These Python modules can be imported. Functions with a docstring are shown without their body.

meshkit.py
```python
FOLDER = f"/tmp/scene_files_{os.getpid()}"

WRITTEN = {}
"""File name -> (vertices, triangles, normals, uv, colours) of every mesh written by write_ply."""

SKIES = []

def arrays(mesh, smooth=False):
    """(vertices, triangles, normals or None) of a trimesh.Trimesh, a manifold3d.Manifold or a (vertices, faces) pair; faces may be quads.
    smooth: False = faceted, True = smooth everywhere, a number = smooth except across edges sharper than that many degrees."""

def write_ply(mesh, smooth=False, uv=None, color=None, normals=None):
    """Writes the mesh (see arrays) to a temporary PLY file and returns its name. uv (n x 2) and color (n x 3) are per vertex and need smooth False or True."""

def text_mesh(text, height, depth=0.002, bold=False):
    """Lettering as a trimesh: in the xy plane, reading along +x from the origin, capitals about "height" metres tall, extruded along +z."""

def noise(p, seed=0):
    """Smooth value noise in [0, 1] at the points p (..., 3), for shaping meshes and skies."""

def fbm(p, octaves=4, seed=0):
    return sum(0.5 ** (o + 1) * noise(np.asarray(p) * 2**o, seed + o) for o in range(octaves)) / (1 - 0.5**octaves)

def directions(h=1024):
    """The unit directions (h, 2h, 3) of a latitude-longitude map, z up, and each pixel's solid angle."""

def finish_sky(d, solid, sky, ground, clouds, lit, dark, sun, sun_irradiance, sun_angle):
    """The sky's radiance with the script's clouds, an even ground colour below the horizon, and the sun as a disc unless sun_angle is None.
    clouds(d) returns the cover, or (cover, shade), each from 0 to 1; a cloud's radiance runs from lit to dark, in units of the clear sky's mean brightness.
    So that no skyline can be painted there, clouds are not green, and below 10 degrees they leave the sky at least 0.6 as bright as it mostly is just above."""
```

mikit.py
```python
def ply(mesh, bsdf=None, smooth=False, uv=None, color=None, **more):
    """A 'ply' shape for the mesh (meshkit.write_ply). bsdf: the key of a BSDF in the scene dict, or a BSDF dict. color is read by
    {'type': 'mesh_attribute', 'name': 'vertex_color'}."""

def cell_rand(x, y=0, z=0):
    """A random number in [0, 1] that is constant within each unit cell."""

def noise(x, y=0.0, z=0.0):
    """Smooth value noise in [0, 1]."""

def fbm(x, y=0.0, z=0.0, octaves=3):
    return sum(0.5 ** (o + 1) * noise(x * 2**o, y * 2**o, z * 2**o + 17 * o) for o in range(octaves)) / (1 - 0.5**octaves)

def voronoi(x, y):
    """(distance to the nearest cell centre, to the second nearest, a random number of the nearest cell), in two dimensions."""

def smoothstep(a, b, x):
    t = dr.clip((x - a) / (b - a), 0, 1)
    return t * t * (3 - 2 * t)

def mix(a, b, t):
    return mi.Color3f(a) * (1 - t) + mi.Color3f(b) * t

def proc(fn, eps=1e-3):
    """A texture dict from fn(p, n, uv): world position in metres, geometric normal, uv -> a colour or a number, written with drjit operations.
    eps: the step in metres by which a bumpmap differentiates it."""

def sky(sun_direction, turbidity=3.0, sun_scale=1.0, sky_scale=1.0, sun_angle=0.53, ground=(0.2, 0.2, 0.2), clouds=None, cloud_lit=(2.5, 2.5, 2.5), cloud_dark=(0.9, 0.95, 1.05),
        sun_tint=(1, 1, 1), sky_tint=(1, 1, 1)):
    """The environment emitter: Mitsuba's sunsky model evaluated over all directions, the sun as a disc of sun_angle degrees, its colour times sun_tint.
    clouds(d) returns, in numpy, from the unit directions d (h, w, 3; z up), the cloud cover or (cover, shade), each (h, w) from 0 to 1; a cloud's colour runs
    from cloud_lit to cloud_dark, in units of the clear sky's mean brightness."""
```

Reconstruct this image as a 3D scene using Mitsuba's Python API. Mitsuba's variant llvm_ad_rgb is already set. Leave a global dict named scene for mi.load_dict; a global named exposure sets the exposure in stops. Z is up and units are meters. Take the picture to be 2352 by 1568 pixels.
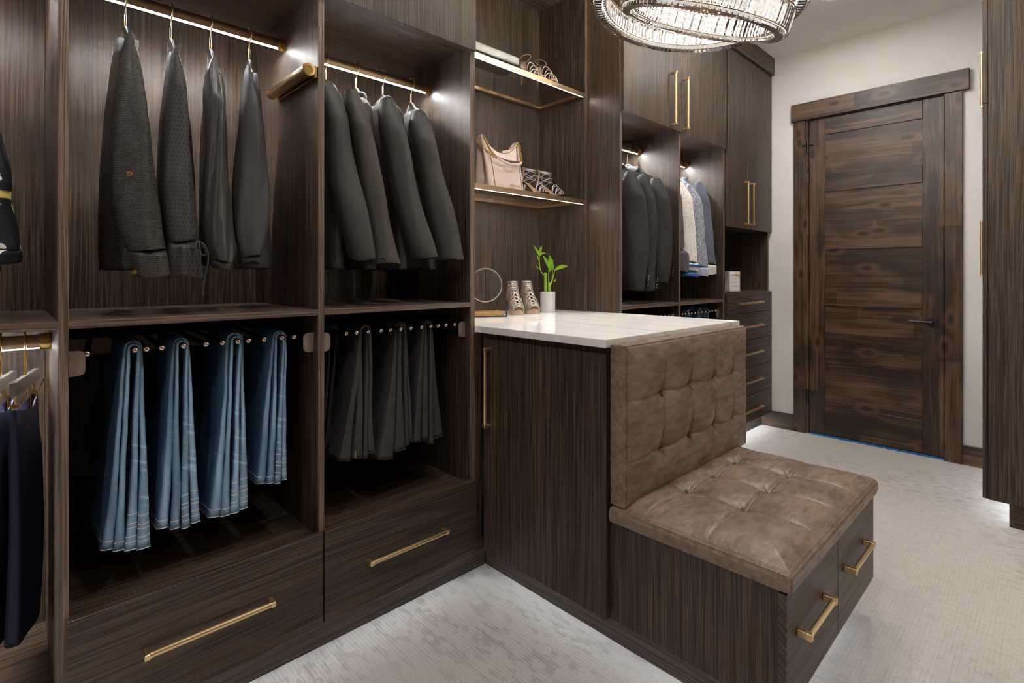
import math, random, numpy as np, trimesh, drjit as dr, mitsuba as mi, mikit, meshkit
from scipy.interpolate import PchipInterpolator
from mikit import noise, fbm, voronoi, smoothstep, mix, proc, cell_rand
random.seed(7); RNG = np.random.default_rng(7)
T = mi.ScalarTransform4f
A = np.array
scene, labels = {'type': 'scene'}, {}

# ------------------------------------------------------------------ camera, light levels, exposure
FPX, YAW, EYE = 1208.0, 0.8055, 1.25
fwd = A([-math.sin(YAW), math.cos(YAW), 0.0])
scene['camera'] = {
    'type': 'perspective', 'fov_axis': 'x', 'fov': math.degrees(2 * math.atan(1176 / FPX)),
    'principal_point_offset_y': (784 - 629.8) / 1568,
    'to_world': T().look_at(origin=[0, 0, EYE], target=[float(fwd[0]), float(fwd[1]), EYE], up=[0, 0, 1]),
    'near_clip': 0.02, 'far_clip': 50.0}
exposure = 0.1
L_CAN = 345.0         # recessed ceiling lights
L_ROD = 640.0         # LED strips inside the hanging rods
L_SHELF = 380.0        # LED strips under the glass shelves
L_TOE = 22.0          # LED strips in the toe kicks
L_CRYSTAL = 2.2       # LED chips inside the chandelier
L_CORE = 0.22         # the light guide between the crystals
L_OUT = 230.0         # LED strips added on the upper rims to light the upper doors
L_UP = 130.0          # LED strips added on top of the chandelier rings to light the ceiling
WARM, NEUTRAL, COOL = A([1.0, 0.93, 0.84]), A([1.0, 0.965, 0.93]), A([0.93, 0.98, 1.06])

# ------------------------------------------------------------------ bookkeeping
_used = {}
def numbered(key):
    n = _used.get(key, 0); _used[key] = n + 1
    return key if n == 0 else '%s_%03d' % (key, n)
def part(parent, name, mesh, bsdf, smooth=False, label=None, kind=None, **kw):
    key = numbered((parent + '__' if parent else '') + name)
    scene[key] = mikit.ply(mesh, bsdf, smooth=smooth, **kw)
    e = {}
    if label: e['label'] = label
    if kind: e['kind'] = kind
    if e: labels[key] = e
    return key
def thing(name, label, cat, group=None, kind=None):
    key = numbered(name)
    labels[key] = {'label': label, 'category': cat}
    if group: labels[key]['group'] = group
    if kind: labels[key]['kind'] = kind
    return key
def solo(name, mesh, bsdf, label, cat, group=None, smooth=False, **kw):
    key = thing(name, label, cat, group)
    scene[key] = mikit.ply(mesh, bsdf, smooth=smooth, **kw)
    return key
def struct(name, label=None):
    key = numbered(name); labels[key] = {'kind': 'structure'}
    if label: labels[key]['label'] = label
    return key
def emit(radiance):
    return {'type': 'area', 'radiance': {'type': 'rgb', 'value': [float(v) for v in radiance]}}

# ------------------------------------------------------------------ mesh helpers
def box(x0, x1, y0, y1, z0, z1, c=0.0012):
    x0, x1 = min(x0, x1), max(x0, x1); y0, y1 = min(y0, y1), max(y0, y1); z0, z1 = min(z0, z1), max(z0, z1)
    c = min(c, (x1 - x0) * .3, (y1 - y0) * .3, (z1 - z0) * .3)
    P = []
    for sx in (0, 1):
        for sy in (0, 1):
            for sz in (0, 1):
                X, Y, Z = (x0, x1)[sx], (y0, y1)[sy], (z0, z1)[sz]
                dx, dy, dz = (c, -c)[sx], (c, -c)[sy], (c, -c)[sz]
                P += [(X, Y + dy, Z + dz), (X + dx, Y, Z + dz), (X + dx, Y + dy, Z)]
    return trimesh.convex.convex_hull(A(P))
def hull(P):
    return trimesh.convex.convex_hull(A(P, float))
def cat(*m):
    m = [q for q in m if q is not None]
    return trimesh.util.concatenate(list(m[0]) if len(m) == 1 and isinstance(m[0], (list, tuple)) else list(m))
def move(m, M):
    m = m.copy(); m.apply_transform(M); return m
def frame(o, e1, e2, e3):
    M = np.eye(4); M[:3, 0], M[:3, 1], M[:3, 2], M[:3, 3] = e1, e2, e3, o
    return M
def grid_faces(M, N, wrap=True):
    i, j = np.meshgrid(np.arange(M - 1), np.arange(N if wrap else N - 1), indexing='ij')
    a = i * N + j; b = i * N + (j + 1) % N
    a, b = a.ravel(), b.ravel()
    return np.vstack([np.stack([a, b, b + N], 1), np.stack([a, b + N, a + N], 1)])
def loft(rings, cap0=True, cap1=True):
    R = np.asarray(rings, float); M, N = R.shape[:2]
    V = [R.reshape(-1, 3)]; Fc = [grid_faces(M, N)]; n = M * N
    j = np.arange(N)
    if cap0:
        V.append(R[0].mean(0)[None]); Fc.append(np.stack([np.full(N, n), (j + 1) % N, j], 1)); n += 1
    if cap1:
        V.append(R[-1].mean(0)[None]); Fc.append(np.stack([np.full(N, n), (M - 1) * N + j, (M - 1) * N + (j + 1) % N], 1)); n += 1
    return trimesh.Trimesh(np.vstack(V), np.vstack(Fc), process=False)
def tube(path, r, n=10, closed=False, flat=1.0, up=None):
    P = np.asarray(path, float); K = len(P)
    r = np.broadcast_to(np.asarray(r, float), (K,))
    t = np.roll(P, -1, 0) - np.roll(P, 1, 0) if closed else np.gradient(P, axis=0)
    t /= np.linalg.norm(t, axis=1, keepdims=True) + 1e-12
    u = A(up, float) if up is not None else (A([0, 0, 1.0]) if abs(t[0][2]) < .9 else A([1.0, 0, 0]))
    rings = []
    a = np.arange(n) * 2 * np.pi / n
    for k in range(K):
        if up is None:
            u = u - t[k] * (u @ t[k]); u /= np.linalg.norm(u) + 1e-12; uu = u
        else:
            uu = u - t[k] * (u @ t[k]); uu /= np.linalg.norm(uu) + 1e-12
        w = np.cross(t[k], uu)
        rings.append(P[k] + r[k] * (flat * np.cos(a)[:, None] * uu + np.sin(a)[:, None] * w))
    if closed:
        return loft(rings + [rings[0]], False, False)
    return loft(rings)
def spline(pts, n=24):
    p = A(pts, float); s = np.r_[0, np.cumsum(np.linalg.norm(np.diff(p, axis=0), axis=1))]
    from scipy.interpolate import CubicSpline
    return CubicSpline(s, p)(np.linspace(0, s[-1], n)) if len(p) > 2 else p[0] + (p[1] - p[0]) * np.linspace(0, 1, n)[:, None]
def lathe(prof, n=40, o=(0, 0, 0), axis=None):
    a = np.arange(n) * 2 * np.pi / n
    R = [np.stack([r * np.cos(a), r * np.sin(a), np.full(n, z)], 1) for r, z in prof]
    ring = abs(prof[0][0] - prof[-1][0]) < 1e-9 and abs(prof[0][1] - prof[-1][1]) < 1e-9
    m = loft(R, prof[0][0] > 1e-6 and not ring, prof[-1][0] > 1e-6 and not ring)
    if axis is not None:
        e3 = A(axis, float); e3 /= np.linalg.norm(e3)
        e1 = np.cross(e3, [0, 0, 1.0] if abs(e3[2]) < .9 else [1.0, 0, 0]); e1 /= np.linalg.norm(e1)
        return move(m, frame(o, e1, np.cross(e3, e1), e3))
    m.apply_translation(o); return m
def cyl(p0, p1, r, n=20):
    return tube([p0, p1], r, n)
def disc(c, r, n=32):
    a = np.arange(n) * 2 * np.pi / n
    V = np.vstack([A(c) + np.stack([r * np.cos(a), r * np.sin(a), 0 * a], 1), [c]]); j = np.arange(n)
    return trimesh.Trimesh(V, np.stack([np.full(n, n), (j + 1) % n, j], 1), process=False)   # faces down
def ball(c, r, sub=2):
    m = trimesh.creation.icosphere(sub, r); m.apply_translation(c); return m

# ------------------------------------------------------------------ materials
def B(name, d, two=True):
    scene[name] = {'type': 'twosided', 'bsdf': d} if two else d
    return name
def rgb(c): return {'type': 'rgb', 'value': [float(v) for v in c]}
def pr(color, rough, spec=.5, bump=None, bscale=1e-3, eps=1e-3, **kw):
    d = {'type': 'principled', 'base_color': proc(color) if callable(color) else rgb(color), 'specular': spec,
         'roughness': proc(rough) if callable(rough) else float(rough), **kw}
    if bump is not None:
        d = {'type': 'bumpmap', 'arbitrary': proc(bump, eps), 'scale': float(bscale), 'bsdf': d}
    return d

def wood_maps(axis):
    def al(p):
        if axis == 'z': return p.x + p.y, p.z
        if axis == 'y': return p.x + p.z, p.y
        return p.y + p.z, p.x
    def grain(p):
        a, l = al(p)
        a = a + (noise(a * 11, l * 1.3) - .5) * .016 + (noise(a * 45, l * 4, 5) - .5) * .003
        fine = noise(a * 720, l * 9)
        mid = noise(a * 360 + 31, l * 4.5)
        return a, l, fine, mid
    def color(p, n, uv):
        a, l, fine, mid = grain(p)
        coarse = noise(a * 110 + 7, l * 1.6)
        band = noise(a * 9 + 3, l * .55)
        v = .44 * fine + .40 * mid + .11 * coarse + .05 * band
        v = smoothstep(.26, .78, v)
        c = mix((.0165, .0112, .0080), (.074, .0515, .0365), v)
        return c * (0.86 + .28 * band)
    def bump(p, n, uv):
        a, l, fine, mid = grain(p)
        return .55 * fine + .45 * mid
    return color, bump
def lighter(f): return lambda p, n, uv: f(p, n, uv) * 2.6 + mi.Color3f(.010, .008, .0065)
for ax in 'xyz':
    cw, bw = wood_maps(ax)
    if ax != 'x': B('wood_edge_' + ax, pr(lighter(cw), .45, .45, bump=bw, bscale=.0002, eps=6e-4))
    B('wood_' + ax, pr(cw, .44, .34, bump=bw, bscale=.00022, eps=6e-4))

def alder_maps(axis):
    def coords(p):
        return (p.z, p.x + p.y * .3) if axis == 'x' else (p.x + p.y * .3, p.z)
    def color(p, n, uv):
        a, l = coords(p)
        plank = cell_rand(a * 9.5 + .37, dr.floor(l * 1.1 + cell_rand(a * 9.5 + .37, 3)), 2)
        d1, d2, rk = voronoi(a * 5.5 + 40, l * 2.6 + 9)
        knot = smoothstep(.15, .03, d1) * smoothstep(.30, .42, rk)
        warp = (fbm(a * 7, l * 2.2, 0, 3) - .5) * .05 + knot * .02
        g = noise((a + warp) * 230, l * 5) * .5 + noise((a + warp) * 60 + 4, l * 2.2) * .5
        blotch = fbm(a * 16 + 3, l * 6, 1, 3)
        v = smoothstep(.2, .85, .45 * g + .35 * blotch + .28 * plank)
        c = mix((.022, .0125, .008), (.125, .072, .041), v * v)
        c = mix(c, (.012, .007, .005), smoothstep(.55, .75, noise(a * 13 + 8, l * 3.3)) * .55)
        c = mix(c, (.13, .065, .030), smoothstep(.28, .12, d1) * smoothstep(.30, .42, rk) * .45)
        return mix(c, (.008, .005, .004), knot * .85)
    def bump(p, n, uv):
        a, l = coords(p); return noise(a * 260, l * 6) * .6 + fbm(a * 20, l * 7) * .6
    return color, bump
for ax in 'xz':
    cw, bw = alder_maps(ax)
    B('alder_' + ax, pr(cw, .36, .5, bump=bw, bscale=.0003, eps=1e-3))

def leather_col(p, n, uv):
    a = fbm(p.x * 13, p.y * 13, p.z * 13, 4); b = fbm(p.x * 70 + 3, p.y * 26, p.z * 60, 3)
    c = mix((.096, .067, .049), (.21, .150, .112), smoothstep(.25, .75, .5 * a + .5 * b))
    return mix(c, (.27, .205, .16), smoothstep(.60, .8, noise(p.x * 210, p.y * 70, p.z * 180)) * .25)
B('leather', pr(leather_col, .41, .5, bump=lambda p, n, uv: fbm(p.x * 420, p.y * 420, p.z * 420, 2) + .8 * noise(p.x * 90, p.y * 60, p.z * 90), bscale=.00022, eps=6e-4))
B('thread', pr((.34, .27, .21), .7, .3))
def stone_col(p, n, uv):
    y = p.y + (fbm(p.x * 1.6 + 2, p.y * 2, 0, 3) - .5) * .25 + p.x * .05
    l = smoothstep(.5, .9, noise(y * 5, p.x * .5)) * .10
    for y0, sl, wd, st in ((2.335, .03, .010, .55), (2.262, -.035, .004, .7), (2.16, .02, .012, .35), (2.10, -.05, .0035, .65), (1.955, .03, .003, .5), (1.80, .07, .006, .4), (1.62, .05, .003, .3)):
        dd = dr.abs(p.y + sl * (p.x + 1.5) + (fbm(p.x * 2.2 + y0 * 9, y0 * 31, p.z * 18, 3) - .5) * .12 - y0)
        l = dr.maximum(l, smoothstep(wd, wd * .2, dd) * st * smoothstep(.2, .55, noise(p.x * 2.6 + 11 * y0, y0 * 7, p.z * 5)) + smoothstep(wd * 6, 0, dd) * .10)
    return mix((.80, .77, .735), (.36, .31, .27), dr.minimum(l, 1.))
B('stone', pr(stone_col, .05, .55))
def carpet_col(p, n, uv):
    m = fbm(p.x * 2.3, p.y * 2.3, 0, 3); b = fbm(p.x * 26, p.y * 60, 3, 3); tuft = noise(p.x * 330, p.y * 330)
    rib = smoothstep(.30, .05, dr.abs(p.y * 78 - dr.floor(p.y * 78) - .5) * 2 - .02) * noise(p.x * 14, dr.floor(p.y * 78) * 3.7)
    rib2 = smoothstep(.30, .05, dr.abs(p.x * 78 - dr.floor(p.x * 78) - .5) * 2 - .02) * noise(p.y * 14 + 40, dr.floor(p.x * 78) * 3.7)
    worn = .25 + .75 * smoothstep(.35, .7, m)
    dk = worn * (rib * .55 + smoothstep(.50, .72, b) * .30) + (1 - worn) * rib2 * .30 + smoothstep(.70, .9, tuft) * .10
    return mix((.56, .53, .495), (.23, .20, .175), dr.minimum(dk, .8)) * (.88 + .2 * tuft)
def carpet_bump(p, n, uv):
    return noise(p.x * 330, p.y * 330) + .7 * noise(p.x * 150, p.y * 150) + .8 * dr.abs(dr.sin(p.y * 245))
B('carpet', pr(carpet_col, .95, .1, bump=carpet_bump, bscale=.0022, eps=1.2e-3, sheen=.3))
B('paint', pr((.78, .755, .72), .85, .2, bump=lambda p, n, uv: fbm(p.x * 60, p.y * 60, p.z * 60, 2), bscale=.0006, eps=3e-3))
B('ceiling_paint', pr((.76, .735, .70), .9, .1))
B('white_trim', pr((.85, .84, .82), .5, .4))
B('brass', pr(lambda p, n, uv: mix((.80, .58, .31), (.88, .67, .40), noise(p.x * 40 + p.z * 500, p.y * 40, p.z * 300)), .36, metallic=1.0))
B('gold', pr((.83, .56, .20), .2, metallic=1.0))
B('bronze', pr((.46, .30, .17), .28, metallic=1.0))
B('champagne', pr(lambda p, n, uv: mix((.58, .40, .23), (.68, .48, .29), noise(p.x * 30, p.y * 30, p.z * 900)), .36, metallic=1.0))
B('rack_plate', pr((.33, .25, .21), .45, metallic=.6))
B('chrome', pr((.82, .80, .78), .1, metallic=1.0))
B('ball_chrome', pr((.80, .66, .60), .12, metallic=1.0))
B('black_metal', pr((.012, .012, .012), .38, .5))
B('steel', pr((.55, .54, .52), .25, metallic=1.0))
B('mirror', {'type': 'conductor', 'material': 'Ag'})
B('acrylic', pr((.93, .91, .89), .22, .6, spec_trans=.72), False)
B('crystal', {'type': 'dielectric', 'int_ior': 1.62}, False)
B('shelf_glass', {'type': 'thindielectric', 'int_ior': 1.52, 'specular_transmittance': rgb((.80, .80, .79)), 'specular_reflectance': rgb((1, 1, 1))}, False)
B('clear_plastic', pr((.92, .94, .98), .15, .6, spec_trans=.5), False)
B('lens', pr((.9, .9, .9), .5))
B('black', pr((.006, .006, .006), .8, .2))
B('blue_tape', pr((.03, .16, .42), .6, .3))
B('white_ceramic', pr((.80, .79, .78), .3, .5))
B('bamboo_wood', pr(lambda p, n, uv: mix((.50, .28, .10), (.74, .48, .22), noise(p.x * 12, p.y * 120, p.z * 160)), .45, .4))
B('stalk', pr(lambda p, n, uv: mix((.20, .36, .03), (.46, .58, .12), noise(p.x * 160, p.y * 160, p.z * 10)), .4, .4))
B('leaf', {'type': 'principledthin', 'base_color': proc(lambda p, n, uv: mix((.16, .40, .03), (.42, .68, .08), noise(p.x * 90, p.y * 90, p.z * 25))), 'roughness': .4, 'diff_trans': .7, 'spec_trans': 0.0}, False)
B('card', pr((.80, .77, .72), .7, .2))
B('grey_print', pr((.42, .41, .40), .8, .1))
B('bag_leather', pr((.72, .55, .46), .42, .45, bump=lambda p, n, uv: fbm(p.x * 500, p.y * 500, p.z * 500, 2), bscale=.00012, eps=6e-4))
B('bag_edge', pr((.10, .06, .05), .5, .4))
B('silver_leather', pr((.66, .62, .56), .25, .6, metallic=.75))
B('silver_strap', pr((.78, .78, .80), .25, .6, metallic=.45))
B('nude_leather', pr((.56, .33, .19), .45, .45))
B('beige_leather', pr((.55, .45, .35), .4, .5))
B('glitter', pr(lambda p, n, uv: mix((.06, .06, .055), (.42, .41, .37), cell_rand(p.x * 700, p.y * 700, p.z * 700)), lambda p, n, uv: .15 + .4 * cell_rand(p.x * 700 + 5, p.y * 700, p.z * 700), metallic=.7))

def cloth(name, col, rough=.85, spec=.25, weave=900, bs=.00012, sheen=.5, bump=None, bscale=None, **kw):
    B(name, pr(col, rough, spec, bump=bump or (lambda p, n, uv: noise(p.x * weave, p.y * weave, p.z * weave) + .6 * fbm(p.x * 45, p.y * 45, p.z * 25, 2)),
               bscale=bscale or bs, eps=6e-4, sheen=sheen, **kw))
def stripe_col(p, n, uv):
    k = p.z * 172 + noise(p.y * 24, p.z * 9) * 1.3
    ln = smoothstep(.22, .08, dr.abs(k - dr.floor(k) - .5)) * smoothstep(.25, .6, noise(p.y * 300 + p.x * 300, dr.floor(k) * 7.1))
    return mix((.022, .021, .020), (.105, .082, .060), ln * .7)
cloth('cloth_stripe', stripe_col, .62, .35)
def dot_h(p):
    v = p.z * 82; r = dr.floor(v); u = (p.y + p.x * .6) * 105 + .5 * (r - 2 * dr.floor(r / 2)) + cell_rand(r) * .3
    return smoothstep(.22, .10, dr.sqrt(dr.square(u - dr.floor(u) - .5) + dr.square((v - r - .5) * .8)))
cloth('cloth_dot', lambda p, n, uv: mix((.034, .033, .031), (.006, .006, .006), dot_h(p) * .8), .62, .4, bump=lambda p, n, uv: dot_h(p) * 2 + noise(p.x * 800, p.y * 800, p.z * 800) * .3, bscale=.0005)
cloth('cloth_satin', (.040, .037, .035), .30, .6, bs=.00004, sheen=.2)
cloth('cloth_plain', (.036, .035, .034), .6, .4)
cloth('cloth_jacket', (.031, .029, .027), .62, .45, bs=.0002)
cloth('cloth_jacket_warm', (.038, .033, .027), .62, .45, bs=.0002)
cloth('cloth_suit', (.017, .0165, .016), .7, .3)
cloth('cloth_trouser', (.040, .040, .041), .8, .3)
cloth('cloth_navy', (.016, .020, .042), .7, .3)
cloth('cloth_lining', (.075, .08, .15), .6, .4)
def daisy(p, n, uv):
    u, v = (p.y + p.x * .7) * 22, p.z * 17
    d1, d2, r = voronoi(u, v)
    ang = noise(u * 9, v * 9)
    flower = smoothstep(.31, .25, d1 + .11 * ang) * smoothstep(.42, .45, r)
    core = smoothstep(.085, .06, d1) * smoothstep(.42, .45, r)
    c = mix((.006, .0065, .009), mix((.75, .75, .70), (.75, .55, .05), smoothstep(.7, .75, r) * .8), flower)
    return mix(c, mix((.6, .42, .03), (.8, .8, .75), smoothstep(.7, .75, r)), core)
cloth('cloth_daisy', daisy, .6, .3)
def white_floral(p, n, uv):
    d1, d2, r = voronoi((p.y + p.x) * 85, p.z * 50)
    return mix((.74, .70, .64), (.03, .03, .05), smoothstep(.24, .18, d1 + .1 * noise(p.y * 400, p.z * 400)) * smoothstep(.45, .5, r))
cloth('cloth_white_floral', white_floral, .8, .2)
def blue_floral(p, n, uv):
    d1, d2, r = voronoi((p.y + p.x) * 330, p.z * 300)
    c = mix((.06, .10, .20), (.55, .56, .55), smoothstep(.45, .5, r))
    return mix(c, (.30, .20, .08), smoothstep(.85, .87, r))
cloth('cloth_blue_floral', blue_floral, .8, .2)
def navy_dot(p, n, uv):
    u, v = (p.y + p.x) * 190, p.z * 150
    r = dr.floor(v); uu = u + .5 * (r - 2 * dr.floor(r / 2))
    return mix((.018, .022, .045), (.36, .38, .44), smoothstep(.40, .2, dr.sqrt(dr.square(uu - dr.floor(uu) - .5) + dr.square(v - r - .5))))
cloth('cloth_navy_dot', navy_dot, .8, .2)
cloth('cloth_pale_blue', (.42, .48, .60), .8, .2)
cloth('cloth_blue_band', (.05, .14, .34), .7, .2)
cloth('cloth_purple', (.085, .07, .085), .8, .2)
def denim(p, n, uv):
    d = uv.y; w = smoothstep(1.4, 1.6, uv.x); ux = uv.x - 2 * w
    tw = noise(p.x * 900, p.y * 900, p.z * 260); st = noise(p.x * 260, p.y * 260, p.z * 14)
    fade_light = smoothstep(.27, .03, ux) * (.25 + .75 * noise(p.y * 60, p.z * 6)) * .75 + .16 * fbm(p.x * 12, p.y * 30, p.z * 5, 3)  # real denim fade, with room light painted into the front folds
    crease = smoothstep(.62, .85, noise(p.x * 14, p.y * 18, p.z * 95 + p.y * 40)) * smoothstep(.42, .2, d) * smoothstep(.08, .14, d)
    fade_light = fade_light + crease * (.05 + .35 * w) + w * .08
    c = mix((.017, .048, .105), (.36, .54, .70), dr.minimum(fade_light, 1.)) * (.72 + .3 * tw + .26 * st)
    s = smoothstep(.0019, .0008, dr.abs(d - .022)) * smoothstep(.15, .35, noise(p.x * 400, p.y * 400))
    for q in (.032, .054, .066, .090):
        s = dr.maximum(s, w * smoothstep(.0021, .0009, dr.abs(d - q - .006 * noise(p.y * 60, p.x * 20))) * smoothstep(.1, .3, noise(p.x * 400, p.y * 400)))
    s = dr.maximum(s, smoothstep(.0024, .0008, d) * .8)
    return mix(c, (.62, .58, .52), s * .85)
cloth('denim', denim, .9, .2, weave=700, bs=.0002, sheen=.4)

# ------------------------------------------------------------------ the room
XC, XD, XB = -1.66, -1.64, -2.24          # carcass fronts, door and drawer fronts, back panels of the wardrobe run
KX, ZT, ZC = -1.72, .125, 3.02            # kick face, underside of fronts, ceiling
YW = 4.547                                # far wall
k = struct('floor', 'pale grey patterned cut-pile carpet'); scene[k] = mikit.ply(box(-2.3, .5, -1.9, 4.8, -.06, 0, .0005), 'carpet')
k = struct('ceiling', 'smooth off-white painted ceiling'); scene[k] = mikit.ply(box(-2.3, .5, -1.9, 4.8, ZC, ZC + .06, .0005), 'ceiling_paint')
k = struct('wall_left'); scene[k] = mikit.ply(box(-2.33, -2.265, -1.9, 4.8, 0, ZC, .0005), 'paint')
k = struct('wall_right'); scene[k] = mikit.ply(box(.42, .5, -1.9, 4.8, 0, ZC, .0005), 'paint')
k = struct('wall_near'); scene[k] = mikit.ply(box(-2.3, .5, -1.9, -1.82, 0, ZC, .0005), 'paint')
k = struct('wall_far', 'off-white painted wall around the dark door')
scene[k] = mikit.ply(cat(box(-2.27, -1.3816, YW, YW + .1, 0, ZC, .0005), box(-.520, .42, YW, YW + .1, 0, ZC, .0005), box(-1.3816, -.520, YW, YW + .1, 2.47, ZC, .0005)), 'paint')
for n, x0, x1 in (('baseboard_left', -1.72, -1.4706), ('baseboard_right', -.441, .42)):
    k = struct(n, 'dark stained wood baseboard'); scene[k] = mikit.ply(box(x0, x1, YW - .018, YW, 0, .128, .002), 'alder_x')
k = struct('trim_1', 'dark stained alder casing on the hinge side of the door'); scene[k] = mikit.ply(box(-1.4706, -1.3816, 4.527, YW, 0, 2.4595, .002), 'alder_z')
k = struct('trim_2', 'dark stained alder casing on the lever side of the door'); scene[k] = mikit.ply(box(-.534, -.441, 4.527, YW, 0, 2.4595, .002), 'alder_z')
k = struct('trim_3', 'thick dark stained alder header over the door'); scene[k] = mikit.ply(box(-1.4849, -.4061, 4.515, YW, 2.4595, 2.5958, .0025), 'alder_x')
# the door
dk = struct('door_1', 'dark knotty alder door with five recessed panels')
YS = 4.548
part(dk, 'stile', box(-1.3616, -1.251, YS, YS + .04, .016, 2.452, .0015), 'alder_z'); part(dk, 'stile', box(-.6536, -.5390, YS, YS + .04, .016, 2.452, .0015), 'alder_z')
rails = [(2.325, 2.452), (1.884, 1.995), (1.439, 1.561), (1.011, 1.122), (.570, .679), (.016, .2426)]
for a, b in rails: part(dk, 'rail', box(-1.2505, -.6541, YS, YS + .04, a, b, .0015), 'alder_x')
for (a, _), (_, b) in zip(rails[:-1], rails[1:]): part(dk, 'panel', box(-1.256, -.648, YS + .009, YS + .03, b - .006, a + .006, .0015), 'alder_x')
hl = part(dk, 'lever_handle', cat(cyl((-.6005, YS - .05, .9242), (-.6005, YS, .9242), .011), cyl((-.594, YS - .052, .9242), (-.725, YS - .052, .9262), .0098)), 'black_metal', 30, label='matt black straight lever handle')
part(hl, 'rose', lathe([(.0, 0), (.029, 0), (.031, .004), (.031, .012), (0, .012)], 40, (-.6005, YS, .9242), (0, -1, 0)), 'black_metal', 30)
for z in (2.2487, .3011): part(dk, 'hinge', cat(cyl((-1.3716, YS - .006, z - .05), (-1.3716, YS - .006, z + .05), .0075), box(-1.395, -1.355, YS - .002, YS + .004, z - .045, z + .045, .001), cyl((-1.3716, YS - .006, z - .05), (-1.3716, YS - .006, z - .062), .005)), 'black_metal', 30, label='black door hinge')
for z in (.338, 2.262): part(dk, 'hinge_stop', cat(cyl((-1.3716, YS - .006, z), (-1.395, YS - .03, z), .004), cyl((-1.3716, YS - .006, z), (-1.335, YS - .028, z - .004), .004), ball((-1.333, YS - .027, z - .004), .009), ball((-1.396, YS - .031, z), .009)), 'black_metal', 30, label='black hinge pin door stop')
part(dk, 'jamb', cat(box(-1.3816, -1.3666, YW + .0005, YW + .1, 0, 2.4555, .001), box(-.5345, -.5205, YW + .0005, YW + .1, 0, 2.47, .001), box(-1.3816, -.5205, YW + .0005, YW + .1, 2.4555, 2.47, .001)), 'alder_z')
for a, b in ((-1.36, -1.083), (-1.080, -.776), (-.773, -.54)):
    solo('tape_strip', box(a, b, YS - .006, YS + .02, .0005, .0125, .0008), 'blue_tape', ('blue painter tape strip under the door below the ' + {-1.36: 'hinge stile', -1.08: 'middle panels', -.773: 'lever handle'}[round(a, 3)]), 'tape', 'tape strips under the door')
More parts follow.
